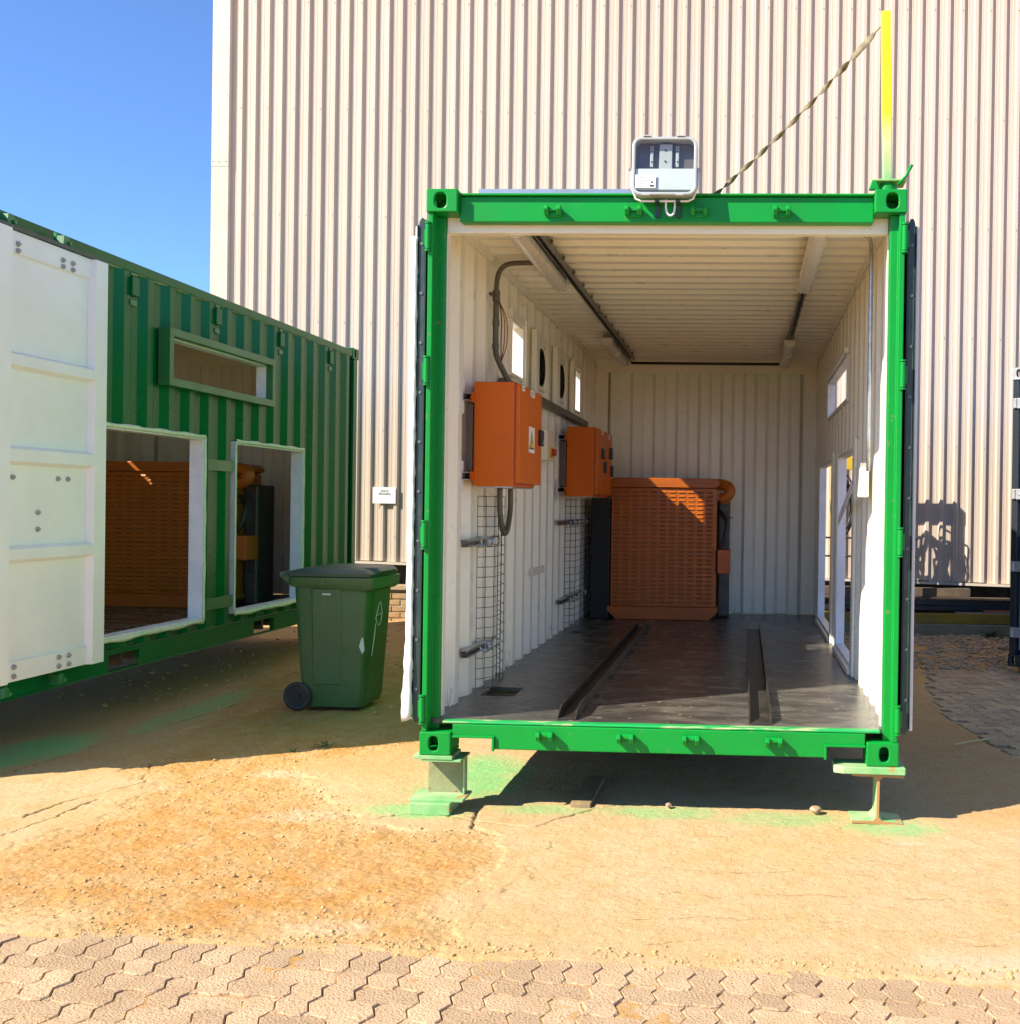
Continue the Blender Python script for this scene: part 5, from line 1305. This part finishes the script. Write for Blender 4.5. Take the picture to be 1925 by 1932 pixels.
for k in range(8):
    z = 2.944-k*0.0076; m.box(1.080, 1.080+(0.05 if k % 3 else 0.085)-0.004*(k % 2), -0.0634, -0.0628, z-0.0014, z+0.0002)
m.box(1.150, 1.170, -0.0634, -0.0628, 2.888, 2.898); m.prism([(1.152, 2.906), (1.168, 2.906), (1.160, 2.920)], 'y', -0.0634, -0.0628)
tag(build(tilt(m), 'printed_lines', 'ink', lb), kind='stuff')
for x in (1.13, 1.30):
    for z in (2.843, 3.1475):
        m = MB((0, 0, ZB)); m.box(x-0.02, x+0.02, -0.070, -0.03, z, z+0.006); build(tilt(m), 'clip', 'lamp_body', T, bevel=0.001)
m = MB((0, 0, ZB)); m.tube([(1.052, -0.02, 2.985), (1.052, -0.02, 2.90), (1.075, -0.015, 2.84), (1.10, -0.01, 2.830), (1.34, -0.01, 2.830), (1.365, -0.015, 2.84), (1.389, -0.02, 2.90), (1.389, -0.02, 2.985)], 0.006, 6); build(m, 'yoke', 'white_primer', T, smooth=True)
m = MB((0, 0, ZB))
for x in (1.049, 1.392): m.cyl((x-0.01, -0.02, 2.985), (x+0.01, -0.02, 2.985), 0.008, 8)
build(m, 'yoke_bolt', 'galv', T)
m = MB((0, 0, ZB)); m.tube(curve_pts([(1.228, 0.0, 2.84), (1.228, -0.005, 2.80), (1.236, -0.008, 2.768), (1.252, -0.008, 2.758), (1.267, -0.006, 2.770), (1.272, 0.0, 2.80), (1.272, 0.01, 2.832)], 6), 0.0055, 8); build(m, 'lamp_cable', 'white_primer', T, smooth=True)
for x in (1.185, 1.290):
    m = MB((0, 0, ZB)); m.box(x-0.011, x+0.011, -0.035, 0.027, 2.822, 2.8285); m.box(x-0.011, x+0.011, 0.028, 0.0485, 2.76, 2.8285); build(m, 'mount_arm', 'green_dark', T)
m = MB((0, 0, ZB)); m.box(0.26, 1.05, 0.032, 0.062, 2.8815, 2.903)
tag(build(m, 'aluminium_strip', 'galv', None), 'long pale aluminium strip lying on the container roof edge', 'metal strip')

# ------------------------------------------------------------ yellow post with twistlock and strap
T = thing('marker_post', 'yellow square steel post standing on the right top corner with green overspray', 'post', (2.33, 0.09, 3.2))
m = MB((0, 0, ZB)); v = [(2.322, 0.055), (2.368, 0.055), (2.368, 0.105), (2.322, 0.105)]
m.add([(x, y, 2.955) for x, y in v]+[(x-0.020, y, 3.812) for x, y in v], [(3, 2, 1, 0), (4, 5, 6, 7), (0, 1, 5, 4), (1, 2, 6, 5), (2, 3, 7, 6), (3, 0, 4, 7)]); build(m, 'post', 'post_gradient', T, bevel=0.004)
m = MB((0, 0, ZB)); m.box(2.262, 2.435, 0.02, 0.15, 2.942, 2.953); build(m, 'base_plate', 'beam_green', T, bevel=0.003)
m = MB((0, 0, ZB)); m.cyl((2.347, 0.08, 2.897), (2.347, 0.08, 2.925), 0.050, 20); m.cyl((2.347, 0.08, 2.9255), (2.347, 0.08, 2.9415), 0.040, 20); build(m, 'twistlock', 'green_paint', T, bevel=0.003)
m = MB((0, 0, ZB)); m.tube([(2.395, 0.03, 2.925), (2.43, 0.02, 2.965), (2.460, 0.015, 3.020)], 0.008, 8); build(m, 'lock_handle', 'green_paint', T, smooth=True)
m = MB((0, 0, ZB)); m.prism([(2.262, 2.941), (2.285, 2.941), (2.30, 2.90), (2.262, 2.899), (2.248, 2.90)], 'y', 0.02, 0.05); build(m, 'side_lug', 'green_paint', T, bevel=0.003)
m = MB(); v = []; f = []
A = Vector((2.299, 0.08, 3.742+ZB)); Bp = Vector((1.435, 0.16, 2.878+ZB)); N = 150; d = (Bp-A).normalized(); e1 = Vector((d.z, 0, -d.x)).normalized(); e2 = d.cross(e1)
for k in range(N+1):
    t = k/N; p = A+(Bp-A)*t; p.z -= 0.035*math.sin(math.pi*t)
    wd = 0.006 if t < 0.03 else 0.021 if t < 0.17 else 0.021-(t-0.17)*0.12 if t < 0.25 else 0.0125
    if 0.03 <= t < 0.06: wd = 0.010+0.37*(t-0.03)
    ang = 0.6+(t-0.17)*0.0 if t < 0.15 else 0.6+(t-0.15)*34
    n_ = e1*math.cos(ang)+e2*math.sin(ang)
    v += [tuple(p+n_*wd), tuple(p-n_*wd)]
for k in range(N): f.append((2*k, 2*k+2, 2*k+3, 2*k+1))
m.add(v, f); st = build(m, 'webbing_strap', 'strap_web', None, smooth=True, fixn=False); st.modifiers.new('s', 'SOLIDIFY').thickness = 0.0025
tag(st, 'twisted khaki webbing strap running from the yellow post down to the roof', 'strap')

# ------------------------------------------------------------ notice on the wall
T = thing('paper_notice', 'white paper notice with two printed lines fixed on the ribbed wall', 'notice', (-2.915, 8.04, 1.57))
m = MB(); m.box(-3.062, -2.768, 8.050, 8.054, 1.572, 1.778); build(m, 'sheet', 'sticker', T)
text('JOB IN', 0.034, 'ink', T, (-2.908, 8.0485, 1.727), (math.pi/2, 0, 0))
text('PROGRESS', 0.034, 'ink', T, (-2.908, 8.0485, 1.690), (math.pi/2, 0, 0))

# ------------------------------------------------------------ cable rack by the wall
T = thing('cable_rack', 'yellow steel rack hung with coils of black cable behind the bright green container', 'cable rack', (3.2, 7.7, 0.05))
for x in (2.72, 3.66):
    m = MB(); m.box(x-0.035, x+0.035, 7.66, 7.73, 0.06, 2.06); build(m, 'upright', 'yellow_rack', T, bevel=0.003)
m = MB(); m.box(2.68, 3.70, 7.655, 7.735, 2.062, 2.22); build(m, 'top_beam', 'yellow_rack', T, bevel=0.003)
m = MB(); m.prism([(2.75, 0.10), (2.80, 0.10), (2.735, 1.2), (2.70, 1.2)], 'y', 7.60, 7.64); build(m, 'leg_brace', 'yellow_rack', T, bevel=0.003)
for z in (1.02, 1.24):
    m = MB(); m.cyl((2.6, 7.62, z), (3.72, 7.62, z), 0.012, 8); build(m, 'cross_bar', 'steel_dark', T)
for (x, z, rx, rz, n) in ((2.83, 1.60, 0.14, 0.34, 9), (3.20, 1.62, 0.17, 0.36, 11), (3.50, 1.58, 0.15, 0.40, 9)):
    m = MB(); random.seed(int(x*10))
    for k in range(n):
        a, b = rx*random.uniform(0.62, 1.05), rz*random.uniform(0.72, 1.04); cx, cz = x+random.gauss(0, 0.014), z+random.gauss(0, 0.03); yy = 7.62+random.gauss(0, 0.022)
        m.tube([(cx+a*math.cos(2*math.pi*q/30), yy+0.02*math.sin(q*0.7+k), cz+b*math.sin(2*math.pi*q/30)) for q in range(30)], 0.011, 6, closed=True)
    tag(build(m, 'cable_coil', 'cable_black', None, smooth=True), {2.83: 'left coil of black cable on the yellow rack', 3.2: 'middle coil of black cable on the yellow rack', 3.5: 'right coil of black cable on the yellow rack'}[x], 'cable', 'coils on the yellow rack')
m = MB(); m.tube(curve_pts([(2.98, 7.66, 1.25), (3.1, 7.6, 0.95), (2.95, 7.6, 0.78), (3.15, 7.6, 0.6), (3.0, 7.62, 0.45)], 8), 0.010, 6)
tag(build(m, 'loose_cable', 'cable_black', None, smooth=True), 'loose black cable hanging below the coils', 'cable')

# ------------------------------------------------------------ scrap steel below the cladding at the right
def bar(name, x0, x1, y0, y1, z0, z1, mat, label, cat, rot=0.0, bev=0.003):
    m = MB(); m.box(x0, x1, y0, y1, z0, z1); o = build(m, name, mat, None, bevel=bev); o.rotation_euler = (0, rot, 0); return tag(o, label, cat, 'steel stacked below the cladding')
bar('steel_channel', 2.4, 4.41, 7.86, 8.0, 0.535, 0.635, 'brown_steel', 'brown steel channel on top of the scrap stack', 'steel bar')
bar('sheet_bundle', 2.4, 5.6, 7.84, 8.04, 0.43, 0.50, 'blue_steel', 'dark blue grey steel sheets in the scrap stack', 'steel bar', 0.008)
bar('flat_bar', 2.4, 5.7, 7.80, 7.90, 0.50, 0.531, 'brown_steel', 'flat bar lying just below the brown channel', 'steel bar')
bar('pipe_bundle', 2.4, 5.4, 7.80, 7.98, 0.37, 0.425, 'navy_paint', 'black bundle lowest in the scrap stack', 'steel bar', -0.006)
bar('oxide_bar', 4.55, 5.9, 7.72, 7.80, 0.345, 0.385, 'red_oxide', 'red oxide painted bar on the yellow beam', 'steel bar')
bar('angle_bar', 4.2, 5.3, 7.70, 7.76, 0.345, 0.362, 'galv', 'bright thin bar lying on the yellow beam', 'steel bar')
bar('yellow_beam', 2.4, 6.6, 7.66, 7.84, 0.225, 0.343, 'yellow_beam', 'long yellow painted beam resting on a concrete kerb', 'beam', -0.004, 0.006)
m = MB(); m.box(2.2, 7.0, 7.62, 7.95, 0.0, 0.222); tag(build(m, 'concrete_kerb', 'concrete_old', None, bevel=0.012), 'low rough concrete kerb under the yellow beam', 'kerb')
m = MB(); m.box(4.95, 5.09, 7.9, 8.0, 0.1, 0.72); tag(build(m, 'steel_stub', 'steel_dark', None), 'dark steel stub post below the cladding by the right edge', 'post')
# white stack beside the plinth at the left, under the cladding
m = MB()
for k in range(4): m.box(-2.55, -1.6, 8.06+0.01*k, 8.18, 0.545+k*0.036, 0.577+k*0.036)
tag(build(m, 'board_stack', 'sticker', None, bevel=0.003), 'pale boards stacked on the brick plinth under the cladding', 'boards')

# weeds
def weed(x, y, s, n, label):
    random.seed(int((x+9)*100)); zz = ground_z(x, y); T = thing('weed_plant', label, 'plant', (x, y, zz), 'weeds in the yard')
    for k in range(n):
        a = random.uniform(0, 6.28); ln = s*random.uniform(0.5, 1.1); up = random.uniform(0.4, 1.2); wd = ln*random.uniform(0.10, 0.18)
        dx, dy = math.cos(a), math.sin(a); px, py = -dy, dx; m = MB(); b = Vector((x+random.gauss(0, s*0.18), y+random.gauss(0, s*0.18), zz)); v = []
        for t, wf in ((0.05, 0.2), (0.4, 1.0), (0.75, 0.8), (1.0, 0.02)):
            p = b+Vector((dx*ln*t, dy*ln*t, up*ln*t*(1-0.45*t)))
            v += [tuple(p+Vector((px, py, 0))*wd*wf), tuple(p+Vector((0, 0, -wd*0.25*wf))), tuple(p-Vector((px, py, 0))*wd*wf)]
        f = [(i*3+j, i*3+j+1, i*3+j+4, i*3+j+3) for i in range(3) for j in range(2)]
        m.add(v, f); build(m, 'leaf', 'leaf', T, fixn=False, smooth=True)
weed(4.55, 7.50, 0.15, 26, 'dark green weed against the concrete kerb')
weed(4.75, 7.42, 0.10, 16, 'small weed right of the larger one by the concrete kerb')
weed(4.42, 6.5, 0.07, 10, 'tiny weed in the crushed rubble')
weed(-1.02, 1.42, 0.075, 9, 'small weed on the shaded dirt edge near the rubbish bin')
weed(-1.18, 1.25, 0.045, 7, 'tiny weed left of the small one on the shaded dirt')

# ------------------------------------------------------------ grey container at the right edge
def right_container():
    ox, oy, oz = 4.225, 5.20, 0.085
    T = thing('grey_container', 'dark framed container with blue grey doors at the right edge of the yard', 'shipping container', (ox, oy, oz)); T.rotation_euler = (0, 0, math.radians(-48)); B = lambda: MB((ox, oy, oz))
    for x in ((0, 0.162), (CW, CW-0.162)):
        for z in ((0, 0.118), (CH-0.118, CH)):
            m = B(); casting(m, x, (0, 0.178), z, (0.026, 0.040), 0); build(m, 'corner_casting', 'grey_metal' if z[0] > 1 else 'navy_paint', T, bevel=0.006)
    for a, b in ((0.006, 0.075), (CW-0.075, CW-0.006)):
        m = B(); m.box(a, b, 0.012, 0.12, 0.118, CH-0.118); build(m, 'corner_post', 'navy_paint', T, bevel=0.004)
    m = B(); m.box(0.162, CW-0.162, 0.03, 0.12, 2.75, 2.87); build(m, 'header', 'navy_paint', T); m = B(); m.box(0.162, CW-0.162, 0.03, 0.12, 0.02, 0.14); build(m, 'door_sill', 'navy_paint', T)
    m = B(); m.box(0.02, CW-0.02, 0.122, 2.6, 0.05, 2.86); build(m, 'body', 'navy_paint', T)
    for a, b in ((0.095, 1.215), (1.225, 2.34)):
        m = B(); m.box(a, b, 0.045, 0.105, 0.16, 2.73); d = build(m, 'door', 'grey_door', T, bevel=0.006)
        m = B(); m.box(a-0.018, a-0.0005, 0.05, 0.10, 0.16, 2.73); build(m, 'gasket', 'rubber', d)
        for q in (0.3, 0.75):
            m = B(); m.cyl((a+q, 0.02, 0.08), (a+q, 0.02, 2.8), 0.016, 10); build(m, 'lock_rod', 'galv', d, smooth=True)
    h0 = None
    for z in (2.50, 1.62, 0.92, 0.28):
        if h0 is None:
            m = B(); m.box(0.015, 0.13, 0.002, 0.0115, z, z+0.10); m.box(0.10, 0.20, 0.012, 0.044, z+0.012, z+0.088); m.cyl((0.045, 0.0, z+0.005), (0.045, 0.0, z+0.095), 0.018, 10); m.cyl((0.10, -0.004, z+0.05), (0.10, 0.002, z+0.05), 0.014, 8)
            h0 = build(m, 'door_hinge', 'grey_metal', T, bevel=0.003); z0 = z
        else: copy_at(h0, T, (0, 0, z-z0))
right_container()
